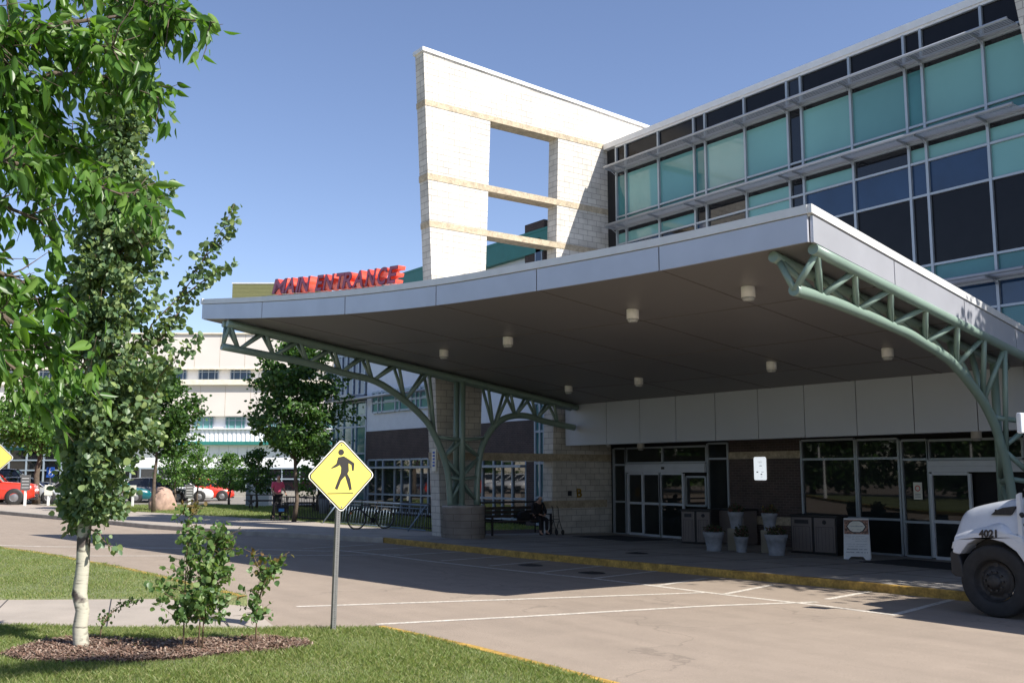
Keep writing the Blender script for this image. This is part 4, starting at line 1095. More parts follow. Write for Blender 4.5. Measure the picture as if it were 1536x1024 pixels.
# higher crown out of the frame: closes the tree and throws the shadow on the lawn
sh = ground(85, 1001); tgt = sh - SUN_TRAVEL / -SUN_TRAVEL.z * -1 * 0
for k in range(26):
    c = eb + Vector((rng.uniform(-2.2, .8), rng.uniform(-2.4, 1.4), rng.uniform(4.6, 7.6)))
    br = wiggle(eb + Vector((.25, .15, rng.uniform(3, 5.5))), c, 4, .1); mb.tube(br, [.04, .03, .02, .012, .005], 5)
    q, dq, _ = along(br[1:], 90); pos.append(q + rng.normal(size=q.shape) * .3); drs.append(dq)
c = sh + (-SUN_TRAVEL) * (6.3 / -SUN_TRAVEL.z)
br = wiggle(eb + Vector((.5, .3, 6.0)), c + Vector((.5, 0, 0)), 6, .06); mb.tube(br, [.05, .04, .03, .02, .014, .008, .004], 6)
q = np.array(c) + rng.normal(size=(2200, 3)) * np.array([.36, .13, .09]); pos.append(q); drs.append(rng.normal(size=(2200, 3)))
mb.build('trunk', M['bark'], elm)
leaves('crown', np.concatenate(pos), .070, M['leaf_elm'], 'elm', elm, .75, np.concatenate(drs), loc=eb, fold=.14)

# grass blades on the two near lawns ------------------------------
def inside(poly, X, Y):
    c = np.zeros(len(X), bool); n = len(poly)
    for i in range(n):
        x0, y0 = poly[i]; x1, y1 = poly[(i + 1) % n]
        k = ((y0 > Y) != (y1 > Y)); xi = (x1 - x0) * (Y - y0) / ((y1 - y0) + 1e-12) + x0
        c ^= k & (X < xi)
    return c
def bladef(name, polys, n, hmin, hmax, wid, box, seed, excl=None, dense=None):
    g = np.random.default_rng(seed); X = g.uniform(box[0], box[1], n); Y = g.uniform(box[2], box[3], n)
    D = X * math.sin(YAW) + Y * math.cos(YAW); Lt = X * math.cos(YAW) - Y * math.sin(YAW)
    k = (D > 7.5) & (np.abs(Lt / D) < .56)
    ins = np.zeros(n, bool)
    for p in polys: ins |= inside(p, X, Y)
    k &= ins
    if excl is not None: k &= ~excl(X, Y, g)
    X, Y = X[k], Y[k]; n = len(X)
    Z = .09 + .006 * (Y - 13.9) + .018 * (23.5 - X) - .005
    h = g.uniform(hmin, hmax, n) * (1 + .35 * np.sin(X * 3.1 + 1.3) * np.sin(Y * 2.7)); a = g.uniform(0, 2 * PI, n); ln = g.normal(size=(n, 2)) * .45
    V = np.empty((n, 4, 3)); dx = np.cos(a) * wid; dy = np.sin(a) * wid
    V[:, 0] = np.stack([X - dx, Y - dy, Z], 1); V[:, 1] = np.stack([X + dx, Y + dy, Z], 1)
    V[:, 2] = np.stack([X + dx * .6 + ln[:, 0] * h * .45, Y + dy * .6 + ln[:, 1] * h * .45, Z + h * .62], 1)
    V[:, 3] = np.stack([X + ln[:, 0] * h, Y + ln[:, 1] * h, Z + h], 1)
    me = bpy.data.meshes.new(name); me.vertices.add(n * 4); me.vertices.foreach_set('co', V.reshape(-1))
    i = np.arange(n)[:, None] * 4
    me.loops.add(n * 4); me.loops.foreach_set('vertex_index', (i + np.array([[0, 1, 2, 3]])).reshape(-1).astype(np.int32))
    me.polygons.add(n); me.polygons.foreach_set('loop_start', (np.arange(n) * 4).astype(np.int32))
    try: me.polygons.foreach_set('loop_total', np.full(n, 4, np.int32))
    except Exception: pass
    me.update(calc_edges=True); me.validate(); me.materials.append(M['grass'])
    o = bpy.data.objects.new(name, me); COL.objects.link(o); tag(o, 'short sunlit mown grass with dry patches', 'grass', kind='stuff'); return o
mulch_pix = [(0, 983), (20, 975), (70, 962), (120, 956), (220, 962), (300, 960), (400, 956), (460, 962), (470, 970), (420, 978), (330, 984), (230, 992), (120, 996), (40, 994)]
mulch = [tuple(ground(x, y).xy) for x, y in mulch_pix]
LAp = [(-8, -30)] + LA + [(5.3, 11.0), (3.8, 11.95), (2.22, 13.1), (-8, 20.9)]
LBp = LB + [(-8, 23.4), (2.62, 15.7), (4.6, 14.8)]
bladef('grass', [LAp], 520000, .022, .055, .003, (-2, 6.05, 5.5, 17), 3, lambda X, Y, g: inside(mulch, X, Y) & (g.uniform(size=len(X)) > .03))
bladef('grass', [LBp], 260000, .02, .045, .005, (-3, 5.8, 14, 34), 4)
bladef('grass', [EDGE[:6] + [(24, 57.3), (24, 29.3)]], 90000, .04, .09, .012, (10.5, 24, 29, 57), 5)
# mulch bed
b = MB(); b.prism(mulch, lambda x, y: (x, y, gz(x, y, .012)), lambda x, y: (x, y, gz(x, y, -.03))); b.build('mulch_bed', M['soil'])['kind'] = 'structure'
g = np.random.default_rng(8); mm = np.array(mulch); n = 26000
X = g.uniform(mm[:, 0].min() - .1, mm[:, 0].max() + .1, n); Y = g.uniform(mm[:, 1].min() - .1, mm[:, 1].max() + .1, n); k = inside(mulch, X, Y); X, Y = X[k], Y[k]; n = len(X)
Z = .09 + .006 * (Y - 13.9) + .018 * (23.5 - X) + .014 + g.uniform(0, .03, n); a = g.uniform(0, 2 * PI, n); l = g.uniform(.008, .03, n); w = g.uniform(.003, .008, n); tz = g.normal(size=n) * .35
V = np.empty((n, 4, 3)); cx, sx = np.cos(a), np.sin(a)
for i, (u, v) in enumerate(((-1, -1), (1, -1), (1, 1), (-1, 1))): V[:, i] = np.stack([X + cx * l * u - sx * w * v, Y + sx * l * u + cx * w * v, Z + tz * l * u + g.uniform(-.3, .3) * w * v], 1)
me = bpy.data.meshes.new('bark_mulch'); me.vertices.add(n * 4); me.vertices.foreach_set('co', V.reshape(-1)); i = np.arange(n)[:, None] * 4
me.loops.add(n * 4); me.loops.foreach_set('vertex_index', (i + np.array([[0, 1, 2, 3]])).reshape(-1).astype(np.int32)); me.polygons.add(n); me.polygons.foreach_set('loop_start', (np.arange(n) * 4).astype(np.int32))
try: me.polygons.foreach_set('loop_total', np.full(n, 4, np.int32))
except Exception: pass
me.update(calc_edges=True); me.validate(); me.materials.append(M['chip']); o = bpy.data.objects.new('bark_mulch', me); COL.objects.link(o); tag(o, 'brown shredded bark mulch under the aspen', 'mulch', kind='stuff')

# ------------------------------------------------------------ crossing signs
def crossing_sign(name_label, cpix, D, foot, face_az, tilt, diag=.86, post=True):
    c = at(cpix[0], cpix[1], D); b0 = foot if foot is not None else Vector((c.x, c.y, gz(c.x, c.y)))
    t = thing('pedestrian_crossing_sign', name_label, 'road sign', b0, 0, 'yellow crossing signs')
    d = (c - b0); ax = Vector((math.sin(face_az), math.cos(face_az), 0))          # the way the plate faces
    side = Vector((0, 0, 1)).cross(ax).normalized(); upv = ax.cross(side).normalized() * 1
    if upv.z < 0: upv = -upv
    ct, st_ = math.cos(tilt), math.sin(tilt); S = side * ct + upv * st_; U = upv * ct - side * st_
    def pl(mb, poly, z0, z1, mi=0): mb.prism(poly, lambda u, v: c + S * u + U * v + ax * z0, lambda u, v: c + S * u + U * v + ax * z1, mi)
    def dia(h, r):
        P = []
        for k in range(4):
            a = PI / 2 * k; px, py = (h - r * 1.414) * math.cos(a), (h - r * 1.414) * math.sin(a)
            for j in range(7): q = a + (j / 6 - .5) * PI / 2; P.append((px + r * math.cos(q), py + r * math.sin(q)))
        return P
    h = diag / 2
    mb = MB(); pl(mb, dia(h, .05), 0, .004); pt = mb.build('sign_plate', M['sign_white'], t)
    mb = MB(); pl(mb, dia(h * .966, .045), .004, .0055); mb.build('black_border', M['sign_black'], t)
    mb = MB(); pl(mb, dia(h * .925, .04), .0055, .007); mb.build('yellow_face', M['sign_yellow'], t)
    s = h / .43
    mb = MB()
    def poly(pts): pl(mb, [(x * s * 1.28, y * s * 1.04) for x, y in pts], .007, .0085)
    hd = [(-.005 + .029 * math.cos(2 * PI * i / 20), .262 + .034 * math.sin(2 * PI * i / 20)) for i in range(20)]; poly(hd)
    body = [(-.035, .205), (.02, .218), (.055, .195), (.112, .150), (.128, .135), (.122, .055), (.103, .052), (.098, .118), (.068, .138), (.072, .05), (.058, .02), (.085, -.04), (.102, -.155), (.078, -.168),
            (.05, -.06), (.035, -.005), (-.005, -.055), (-.04, -.155), (-.068, -.143), (-.03, -.03), (-.008, .03), (-.004, .09), (-.018, .12), (-.052, .098), (-.105, .078), (-.10, .092), (-.052, .135), (-.042, .178)]
    poly(body); poly([(-.140, -.190), (.115, -.195), (.115, -.205), (-.140, -.200)])
    mb.build('walking_figure', M['sign_black'], t)
    mb = MB()
    for v in (h * .84, -h * .84): mb.lathe([(.001, .012), (.009, .011), (.011, .007), (.011, .004)], c + U * v, 10, M=Matrix((S, U, ax)).transposed())
    mb.build('bolts', M['galv'], t)
    mb = MB(); w = .05; top = c + U * (h * .9) - ax * .028; bo = b0 - Vector((0, 0, .15)); bo = bo - ax * ((bo - c).dot(ax) + .028)
    for a, q in ((S, 1), (-S, 1)): pass
    dd = (top - bo); n1 = S * (w / 2); n2 = ax * (w / 2)
    mb.bar(bo, top, w, w, 0, ax)
    L = dd.length; k = 0; dn = dd.normalized(); sv = dn.cross(ax).normalized()
    while k * .0254 < L - .1:
        p = bo + dn * (k * .0254 + .1)
        for nn, tt in ((ax, sv), (-sv, ax), (sv, ax)):
            q = p + nn * (w / 2 + .0006); r = .0055
            mb.add([q + tt * (r * math.cos(i * PI / 3)) + dn * (r * math.sin(i * PI / 3)) for i in range(6)], [tuple(range(6))], 1)
        k += 1
    mb.build('post', [M['galv'], M['hole']], t)
    return t
az_cam = math.atan2(-5.3, -10.8)
crossing_sign('yellow diamond sign with walking figure on a perforated post by the kerb', (512, 713), 11.85, ground(503, 948), az_cam - R(24), R(1.2), .86)
crossing_sign('yellow diamond sign cut off by the left edge of the view', (-14, 686), 20.5, None, az_cam - R(14), R(0), .86)

# ------------------------------------------------------------ truck
TX, TY = 14.93, 8.22
tk = thing('delivery_truck', 'white truck nose with dusty wheel and number 4021 on its wing', 'truck', (TX, TY, gz(TX, TY, -.15)), PI / 2)
# local: x forward, y to its left (towards the camera), z up; tyre face at y = 0
def tprism(mb, poly, y0, y1, mi=0): mb.prism(poly, lambda x, z: (x, y0, z), lambda x, z: (x, y1, z), mi)
arch = [(.50 * math.cos(R(a)) * 1.16 - .02, .535 + .50 * math.sin(R(a)) * 1.24) for a in range(-28, 200, 12)]
# wing panel over the wheel
mb = MB()
outer = [(.60, .92), (.585, 1.07), (.52, 1.15), (.30, 1.235), (.0, 1.27), (-.25, 1.28), (-.50, 1.22), (-.53, 1.15), (-.60, .95), (-.68, .62), (-.72, .50)]
inner = [(-.60, .50), (-.56, .68), (-.50, .86), (-.40, 1.0), (-.22, 1.12), (0, 1.165), (.2, 1.15), (.36, 1.06), (.45, .95), (.49, .90)]
tprism(mb, outer + inner, -.30, .03)
mb.build('wing', M['truckpaint'], tk, world=False, bevel=.02)
mb = MB(); tprism(mb, [(x * 1.0, z) for x, z in inner[::-1]][::-1] + [(.44, .6), (.44, .5)][:0] + [(.50, .86), (.49, .88)][:0], -.9, -.299)
mb.build('wheel_housing', M['black'], tk, world=False)
# bonnet: lofted cross sections (x, half width factors)
def hood_rows():
    S = [(.56, 1.12, 1.22, .30), (.61, 1.14, 1.34, .12), (.575, 1.16, 1.50, .04), (.50, 1.18, 1.585, .0), (.32, 1.20, 1.64, -.02), (.05, 1.22, 1.70, -.04), (-.25, 1.24, 1.755, -.05), (-.52, 1.24, 1.79, -.05)]
    rows = []
    for x, zl, zt, ins in S:
        r_ = []
        yl = -.10 - max(0, ins) * .5
        r_ += [(x, yl + .10, zl), (x, yl + .03, zl + (zt - zl) * .25), (x, yl - .04, zl + (zt - zl) * .62), (x, yl - .13, zt - .03), (x, yl - .24, zt + .01), (x, yl - .6, zt + .035), (x, -1.15, zt + .045)]
        r_ += [(x, -2.3 - (p[1]), p[2]) for p in reversed(r_[:-1])]
        rows.append(r_)
    return rows
hr = hood_rows(); mb = MB(); mb.grid(hr); mb.add(hr[0], [tuple(range(len(hr[0])))])
o = mb.build('bonnet', M['truckpaint'], tk, world=False)
sm = o.modifiers.new('s', 'SUBSURF'); sm.levels = 2; sm.render_levels = 2
# swelling of the wing top
mb = MB()
rows = []
for i in range(17):
    u = i / 16; x = .56 - u * 1.08; hgt = 1.16 + .10 * math.sin(PI * min(1, u * 1.05)) + .09 * math.exp(-((u - .68) / .2) ** 2)
    rows.append([(x, .025, hgt - .10), (x, .032, hgt - .04), (x, .01, hgt), (x, -.04, hgt + .045), (x, -.12, hgt + .09), (x, -.26, hgt + .11)])
mb.grid(rows); o = mb.build('wing_crown', M['truckpaint'], tk, world=False)
# vent
mb = MB(); V = [(.02, 1.515), (-.06, 1.585), (-.17, 1.63), (-.34, 1.655), (-.36, 1.645), (-.30, 1.53), (-.28, 1.52)]
tprism(mb, V, -.20, -.105); mb.build('bonnet_vent', M['black'], tk, world=False)
mb = MB()
for k in range(5): mb.box(-.28 + k * .055, -.27 + k * .055, -.14, -.098, 1.525, 1.60)
mb.build('vent_slats', M['dark_steel'], tk, world=False)
tx_ = text('fleet_number', '4021', .15, M['sign_black'], tk, Matrix.Translation((-.005, .046, 1.235)) @ Matrix.Rotation(R(3), 4, 'Y') @ Matrix.Rotation(PI, 4, 'Z') @ Matrix.Rotation(PI / 2, 4, 'X'), ext=.002, bold=.006, shear=.1, xs=1.0)
mb = MB(); tprism(mb, [(.60, .56), (.66, .60), (.665, .92), (.60, .97), (.52, .97), (.52, .90), (.47, .74), (.44, .56)], -2.32, .0); mb.build('bumper', M['black'], tk, world=False, bevel=.025)
mb = MB(); tprism(mb, [(.63, .98), (.60, 1.09), (.50, 1.12), (.50, .99)], -.32, .012); mb.build('headlight', M['headlight'], tk, world=False, bevel=.015)
mb = MB(); tprism(mb, [(.63, .98), (.60, 1.09), (.50, 1.12), (.50, .99)], -2.3, -2.0); mb.build('headlight', M['headlight'], tk, world=False, bevel=.015)
mb = MB(); mb.box(.55, .60, -1.9, -.4, 1.0, 1.4); mb.build('grille', M['black'], tk, world=False)
def wheel(parent, x, y, z, r, w, dirty=True):
    s = 1 if y > -1 else -1
    rot = Matrix.Rotation(-PI / 2 * s, 3, 'X')
    mb = MB(); mb.lathe([(r * .60, -w), (r * .93, -w), (r * .985, -w * .9), (r, -w * .7), (r, -.06), (r * .985, -.022), (r * .95, -.004), (r * .86, .004), (r * .72, .002), (r * .62, -.012), (r * .58, -.03), (r * .565, -.06)], (x, y, z), 56, M=rot)
    for k in range(4): pass
    ty = mb.build('tyre', M['rubber'], parent, world=False)
    mb = MB(); mb.lathe([(r * .57, -.02), (r * .55, -.035), (r * .53, -.08), (r * .46, -.10), (r * .40, -.085), (r * .33, -.04), (r * .30, -.03), (r * .2, -.03), (r * .19, .015), (r * .15, .03), (.001, .032)], (x, y, z), 40, M=rot)
    for k in range(10):
        a = k * PI / 5; p = Vector((x + r * .265 * math.cos(a), y, z + r * .265 * math.sin(a))); mb.tube([p + Vector((0, -.035 * s, 0)), p + Vector((0, .012 * s, 0))], .016, 6)
    for k in range(5):
        a = k * 2 * PI / 5 + .35; p = Vector((x + r * .445 * math.cos(a), y, z + r * .445 * math.sin(a))); mb.tube([p + Vector((0, -.2 * s, 0)), p + Vector((0, -.078 * s, 0))], .038, 12, 1)
    mb.build('rim', [M['rimdirty'], M['black']], ty, world=False)
    return ty
WR = .535
wheel(tk, -.02, 0, WR, WR, .27); wheel(tk, -.02, -2.3, WR, WR, .27)
for yy in (-.02, -2.28): wheel(tk, -4.6, yy, WR, WR, .55)
# cab
mb = MB(); tprism(mb, [(-.54, .62), (-.54, 1.83), (-.66, 1.92), (-1.05, 2.62), (-1.3, 2.72), (-2.35, 2.74), (-2.4, 2.6), (-2.4, .62)], -2.22, -.06); mb.build('cab', M['truckpaint'], tk, world=False, bevel=.04)
mb = MB(); tprism(mb, [(-.80, 1.62), (-.86, 1.86), (-1.16, 2.42), (-1.75, 2.44), (-1.75, 1.62)], -.07, -.045); mb.build('door_window', M['glass_dark'], tk, world=False)
mb = MB(); mb.add([(-.70, -.2, 1.95), (-.70, -2.1, 1.95), (-1.04, -2.05, 2.55), (-1.04, -.25, 2.55)], [(0, 1, 2, 3)]); mb.build('windscreen', M['glass_dark'], tk, world=False)
mb = MB(); mb.tube([(-.60, .0, 1.45), (-.62, .16, 1.40), (-.78, .30, 1.22)], .016, 8); mb.tube([(-.52, .03, 1.55), (-.55, .05, 1.52)], .034, 10); mb.tube([(-.56, -.02, 1.90), (-.70, .20, 1.95), (-.74, .22, 2.85), (-.9, -.1, 2.62)], .016, 8); mb.build('mirror_bracket', M['black'], tk, world=False)
mb = MB(); mb.box(-.80, -.72, .12, .40, 2.72, 3.02); mb.build('mirror', M['truckpaint'], tk, world=False, bevel=.02)
mb = MB(); tprism(mb, [(-.44, 1.16), (-.44, 1.83), (-.50, 1.86), (-.50, 1.16)], -.07, -.0); mb.tube([(-.535, .034, 1.22), (-.535, .036, 1.02), (-.58, .036, .8)], .006, 6, 0); mb.build('cowl_panel', M['truckpaint'], tk, world=False)
mb = MB(); tprism(mb, [(-.66, .45), (-.62, .62), (-2.3, .62), (-2.3, .45)], -.5, -.04); mb.build('step', M['black'], tk, world=False)
mb = MB(); mb.box(-9.2, -2.5, -2.4, -.0, 1.05, 3.35); mb.build('cargo_box', M['truckpaint'], tk, world=False, bevel=.03)
mb = MB(); mb.box(-9.0, .4, -1.6, -.7, .6, 1.04); mb.build('chassis', M['dark_steel'], tk, world=False)

# ------------------------------------------------------------ parked cars
def car(label, npx, D, az, paint, kind='sedan', px_off=0, grp='cars in the car park', sc=1.0):
    """local x forward, y left; nose at the given pixel column"""
    nose = CF * D + CR * ((npx - 768) / 1513 * D)
    hd = YAW + az; d = Vector((math.sin(hd), math.cos(hd), 0)); L = {'sedan': 4.6, 'suv': 5.0, 'hatch': 4.2}[kind] * sc
    c = nose - d * (L / 2); loc = Vector((c.x, c.y, gz(c.x, c.y, -.03)))
    t = thing('parked_car', label, 'car', loc, math.atan2(d.y, d.x), grp)
    h = {'sedan': 1.44, 'suv': 1.88, 'hatch': 1.5}[kind] * sc; W = {'sedan': .88, 'suv': .98, 'hatch': .86}[kind] * sc; gc = .2 if kind != 'suv' else .28
    belt = h * (.64 if kind != 'suv' else .62); hl = L / 2
    if kind == 'sedan': S = [(-1, .50, .80), (-.985, .62, .93), (-.86, .63, .98), (-.55, .65, 1), (0, .655, 1), (.42, .64, 1), (.62, .60, .99), (.86, .53, .95), (.96, .47, .88), (1, .36, .78)]
    elif kind == 'suv': S = [(-1, .50, .86), (-.985, .62, .96), (-.7, .62, 1), (0, .625, 1), (.38, .62, 1), (.55, .60, 1), (.88, .57, .98), (.97, .54, .93), (1, .42, .88)]
    else: S = [(-1, .50, .86), (-.97, .62, .95), (-.7, .65, 1), (0, .655, 1), (.35, .64, 1), (.6, .57, .98), (.88, .50, .93), (.97, .43, .86), (1, .34, .78)]
    mb = MB(); rows = []
    for u, zt, wf in S:
        w = W * wf; zt *= h; zb = gc + (.1 if abs(u) > .96 else 0)
        ring = [(u * hl, -w * .88, zb), (u * hl, -w * .97, zb + .12), (u * hl, -w, (zb + zt) / 2), (u * hl, -w * .96, zt - .07), (u * hl, -w * .86, zt), (u * hl, 0, zt + .025)]
        ring += [(x, -y, z) for x, y, z in reversed(ring[:-1])]; ring += [(u * hl, 0, zb)]; ring.append(ring[0]); rows.append(ring)
    mb.grid(rows); mb.add(rows[0][:-1], [tuple(range(len(rows[0]) - 1))]); mb.add(rows[-1][:-1], [tuple(range(len(rows[0]) - 1))])
    gh = {'sedan': [(-.72, 0), (-.42, .92), (-.25, 1), (.08, .98), (.22, .88), (.50, 0)], 'suv': [(-.97, 0), (-.90, .92), (-.7, 1), (.0, 1), (.14, .94), (.38, 0)], 'hatch': [(-.93, 0), (-.72, .92), (-.45, 1), (.05, .98), (.20, .9), (.52, 0)]}[kind]
    # roof and pillars in body colour
    rp = []
    for u, f in gh[1:-1]:
        z = belt + (h - belt) * f; rp.append([(u * hl, -W * .70, z - .06), (u * hl, -W * .64, z), (u * hl, 0, z + .02), (u * hl, W * .64, z), (u * hl, W * .70, z - .06)])
    mb.grid(rp)
    for s in (-1, 1):
        P = [Vector((u * hl, s * W * (.92 - .22 * f), belt - .03 + (h - belt) * f)) for u, f in gh]
        mb.tube(P[:2], .04, 6); mb.tube(P[-2:], .035, 6); mb.tube(P[1:-1], .03, 6)
        xm = (gh[2][0] + gh[3][0]) / 2 * hl; mb.tube([(xm, s * W * .92, belt), (xm, s * W * .71, h - .05)], .04, 6)
    mb.build('body', paint, t, world=False)
    g = MB(); gr = []
    for u, f in [(gh[0][0] + .01, 0.0)] + [(a, b * .95) for a, b in gh[1:-1]] + [(gh[-1][0] - .01, 0)]:
        z = belt + (h - belt) * f; w0 = W * .9; w1 = W * (.9 - .24 * f)
        gr.append([(u * hl, -w0, belt - .04), (u * hl, -w1, z - .02), (u * hl, 0, z - .005), (u * hl, w1, z - .02), (u * hl, w0, belt - .04)])
    g.grid(gr, smooth=False); g.build('windows', M['glass_dark'], t, world=False)
    wr = .33 * sc if kind != 'suv' else .39
    for ux in (-.60, .62):
        for s in (-1, 1):
            rot = Matrix.Rotation(-PI / 2 * s, 3, 'X'); cc = (ux * hl, s * (W + .005), wr)
            a = MB(); a.lathe([(wr * 1.16, -.10), (wr * 1.16, .006), (wr * .9, .006)], cc, 20, M=rot); a.build('wheel_arch', M['black'], t, world=False)
            a = MB(); a.lathe([(wr * .6, -.2), (wr, -.19), (wr, .0), (wr * .93, .018), (wr * .60, .014)], cc, 22, M=rot); ty = a.build('wheel', M['rubber'], t, world=False)
            a = MB(); a.lathe([(wr * .60, .012), (wr * .57, .0), (wr * .55, -.03), (wr * .2, .0), (.001, .01)], cc, 14, M=rot, smooth=False); a.build('rim', M['rim'], ty, world=False)
    for s in (-1, 1):
        zt = [q for q in S if q[0] > .9][0][1] * h
        a = MB(); a.box(hl * .90, hl * .985, s * W * .52 - .17, s * W * .52 + .19, zt - .19, zt - .05); a.build('headlight', M['headlight'], t, world=False, bevel=.03)
        a = MB(); a.box(hl * .22, hl * .27, s * (W + .02) - .06, s * (W + .1) + .03, belt, belt + .13); a.build('side_mirror', paint, t, world=False, bevel=.03)
    a = MB(); a.box(hl * .9, hl * 1.005, -W * .6, W * .6, gc + .1, gc + .26); a.build('grille', M['black'], t, world=False)
    a = MB(); a.box(hl * .7, hl * .99, -W * .8, W * .8, gc - .03, gc + .06); a.build('lower_bumper', M['black'], t, world=False)
    return t
def paint(n, c, me=.0): return mat(n, c, .25, me, var=.02, coat=.8)
PR_, PW, PS, PT, PGy, PD_ = paint('red_car_paint', (.62, .035, .015)), paint('white_car_paint', (.62, .62, .62)), paint('silver_car_paint', (.42, .43, .44), .4), paint('teal_car_paint', (.005, .10, .12)), paint('grey_car_paint', (.16, .16, .17), .3), paint('navy_car_paint', (.015, .02, .035))
car('large red suv parked at the left edge behind the small white posts', 57, 54.0, R(72), PR_, 'suv')
car('silver white sedan between the tree trunk and the aspen', 103, 57.3, R(73), PS, 'sedan')
car('dark suv parked behind the silver white sedan', 84, 61.2, R(73), PD_, 'suv')
car('dark navy sedan seen through the lower aspen leaves', 190, 59.0, R(73), PGy, 'sedan')
car('dark teal sedan left of the boulder', 229, 61.8, R(72), PT, 'sedan')
car('grey hatchback parked right behind the boulder', 288, 64.2, R(72), PGy, 'hatch')
car('white sedan between the grey hatchback and the red one', 321, 66.8, R(72), PW, 'sedan')
car('bright red hatchback at the right end of the row', 352, 69.5, R(72), PR_, 'hatch')
# cars left of the frame that show as reflections in the shopfront
GR_ = 'cars across the drive mirrored in the glass'
cr0 = car('white car across the drive, seen only as a reflection', -300, 52, R(60), PW, 'hatch', grp=GR_)
for i, (x, y) in enumerate([(-1, 66), (-1.5, 70), (-2, 74.5), (-2.5, 79), (-3, 84)]): dup(cr0, (x, y, gz(x, y, -.15)), .2 + .1 * i, cr0['label'])

# ------------------------------------------------------------ posts in the car park
pp = None
for (px, py, D, lab, h, w, grey) in ((40, 757, 51.5, 'white post with grey meter head in front of the red suv', 1.55, .5, 1), (75, 756, 52.5, 'short white tag post in front of the silver sedan', 1.05, .42, 0), (201, 756, 53.5, 'short white tag post in front of the teal sedan', 1.1, .36, 0), (286, 765, 48.5, 'white post with small sign above the leafy shoots', 1.25, .40, 1)):
    p = CF * D + CR * ((px - 768) / 1513 * D); t = thing('parking_stall_post', lab, 'post', (p.x, p.y, gz(p.x, p.y)), -YAW, 'small white posts along the car park')
    mb = MB(); mb.box(-.05, .05, -.05, .05, -.1, h * .55); mb.build('post', M['whitepaint'], t, world=False)
    mb = MB(); mb.box(-w / 2, w / 2, -.075, -.052, h * .5, h); mb.build('sign_plate', M['signgrey'] if grey == 2 else (M['galv'] if grey else M['sign_white']), t, world=False, bevel=.01)
    if grey:
        mb = MB()
        for k in range(4): mb.box(-w * .36, w * .36, -.08, -.0751, h * .58 + k * h * .1, h * .58 + k * h * .1 + .03)
        mb.build('print_lines', M['whitepaint'], t, world=False)
p = CF * 60 + CR * ((76 - 768) / 1513 * 60); t = thing('accessible_parking_sign', 'blue square accessible parking sign above the silver sedan', 'sign', (p.x, p.y, gz(p.x, p.y)), -YAW)
mb = MB(); mb.box(-.03, .03, -.03, .03, 0, 1.4); mb.build('post', M['galv'], t, world=False)
mb = MB(); mb.box(-.24, .24, -.05, -.031, 1.4, 2.0); mb.build('sign_plate', M['signblue'], t, world=False)
mb = MB(); mb.lathe([(.10, 0), (.135, 0), (.135, .004), (.10, .004)], (.02, -.052, 1.6), 14, M=Matrix.Rotation(PI / 2, 3, 'X')); mb.box(-.06, -.02, -.056, -.051, 1.62, 1.85); mb.lathe([(.001, 0), (.035, 0), (.035, .004), (.001, .004)], (-.04, -.052, 1.90), 10, M=Matrix.Rotation(PI / 2, 3, 'X')); mb.build('wheelchair_symbol', M['whitepaint'], t, world=False)

# boulder
rng = np.random.default_rng(4)
bm = bmesh.new(); bmesh.ops.create_icosphere(bm, subdivisions=4, radius=1)
from mathutils import noise
for v in bm.verts:
    n = noise.noise(v.co * 1.3 + Vector((3, 1, 7))) * .16 + noise.noise(v.co * 3.7) * .07 + noise.noise(v.co * 9) * .03
    v.co = v.co * (1 + n); v.co.x *= .66; v.co.y *= .55; v.co.z = (v.co.z * .78 + .38) ; 
    if v.co.z > .2: v.co.x *= 1 - .22 * (v.co.z - .2)
me = bpy.data.meshes.new('boulder'); bm.to_mesh(me); bm.free(); me.materials.append(M['boulder'])
for p in me.polygons: p.use_smooth = True
o = bpy.data.objects.new('boulder', me); COL.objects.link(o); p = CF * 48.5 + CR * ((246 - 768) / 1513 * 48.5); o.location = (p.x, p.y, gz(p.x, p.y, -.05)); tag(o, 'big rounded pink granite boulder on the lawn by the dark tree', 'boulder')

# white utility kiosk and picnic table, litter bin
p = CF * 57 + CR * ((379 - 768) / 1513 * 57); t = thing('utility_kiosk', 'white utility cabinet with grey door beside the picnic table', 'cabinet', (p.x, p.y, gz(p.x, p.y)), -YAW)
mb = MB(); mb.box(-.35, .95, 0, .8, 0, 1.05); mb.box(-.1, .25, -.02, 0, 0, 1.5); mb.build('cabinet', M['whitepaint'], t, world=False, bevel=.02)
mb = MB(); mb.box(-.32, -.08, -.05, -.021, .1, 1.3); mb.build('door', M['signgrey'], t, world=False)
def picnic(px, D, lab, rz):
    p = CF * D + CR * ((px - 768) / 1513 * D); t = thing('picnic_table', lab, 'picnic table', (p.x, p.y, gz(p.x, p.y)), rz, 'dark picnic tables on the lawn')
    mb = MB(); [mb.box(-.9, .9, -.36 + k * .15, -.23 + k * .15, .72, .76) for k in range(5)]; mb.build('table_top', M['darkwood'], t, world=False)
    for s in (-1, 1):
        mb = MB(); mb.box(-.9, .9, s * .75 - .13, s * .75 + .13, .42, .46); mb.build('seat', M['darkwood'], t, world=False)
        mb = MB(); mb.bar((s * .65, -.3, .72), (s * .65, .6 * 1, 0), .05, .09); mb.bar((s * .65, .3, .72), (s * .65, -.6, 0), .05, .09); mb.bar((s * .65, -.8, .4), (s * .65, .8, .4), .05, .09); mb.build('leg', M['darkwood'], t, world=False)
    return t
picnic(397, 53, 'dark picnic table beside the small shaded tree', -YAW + .4); picnic(452, 50, 'dark picnic table behind the walking woman', -YAW + .1)
p = CF * 47 + CR * ((487 - 768) / 1513 * 47); t = thing('litter_bin', 'pale grey litter bin behind the railing left of the yellow sign', 'bin', (p.x, p.y, gz(p.x, p.y)))
mb = MB(); mb.lathe([(.001, 0), (.22, 0), (.25, .75), (.22, .78), (.20, .74), (.001, .7)], n=20); mb.build('bin_body', M['pot'], t, world=False)
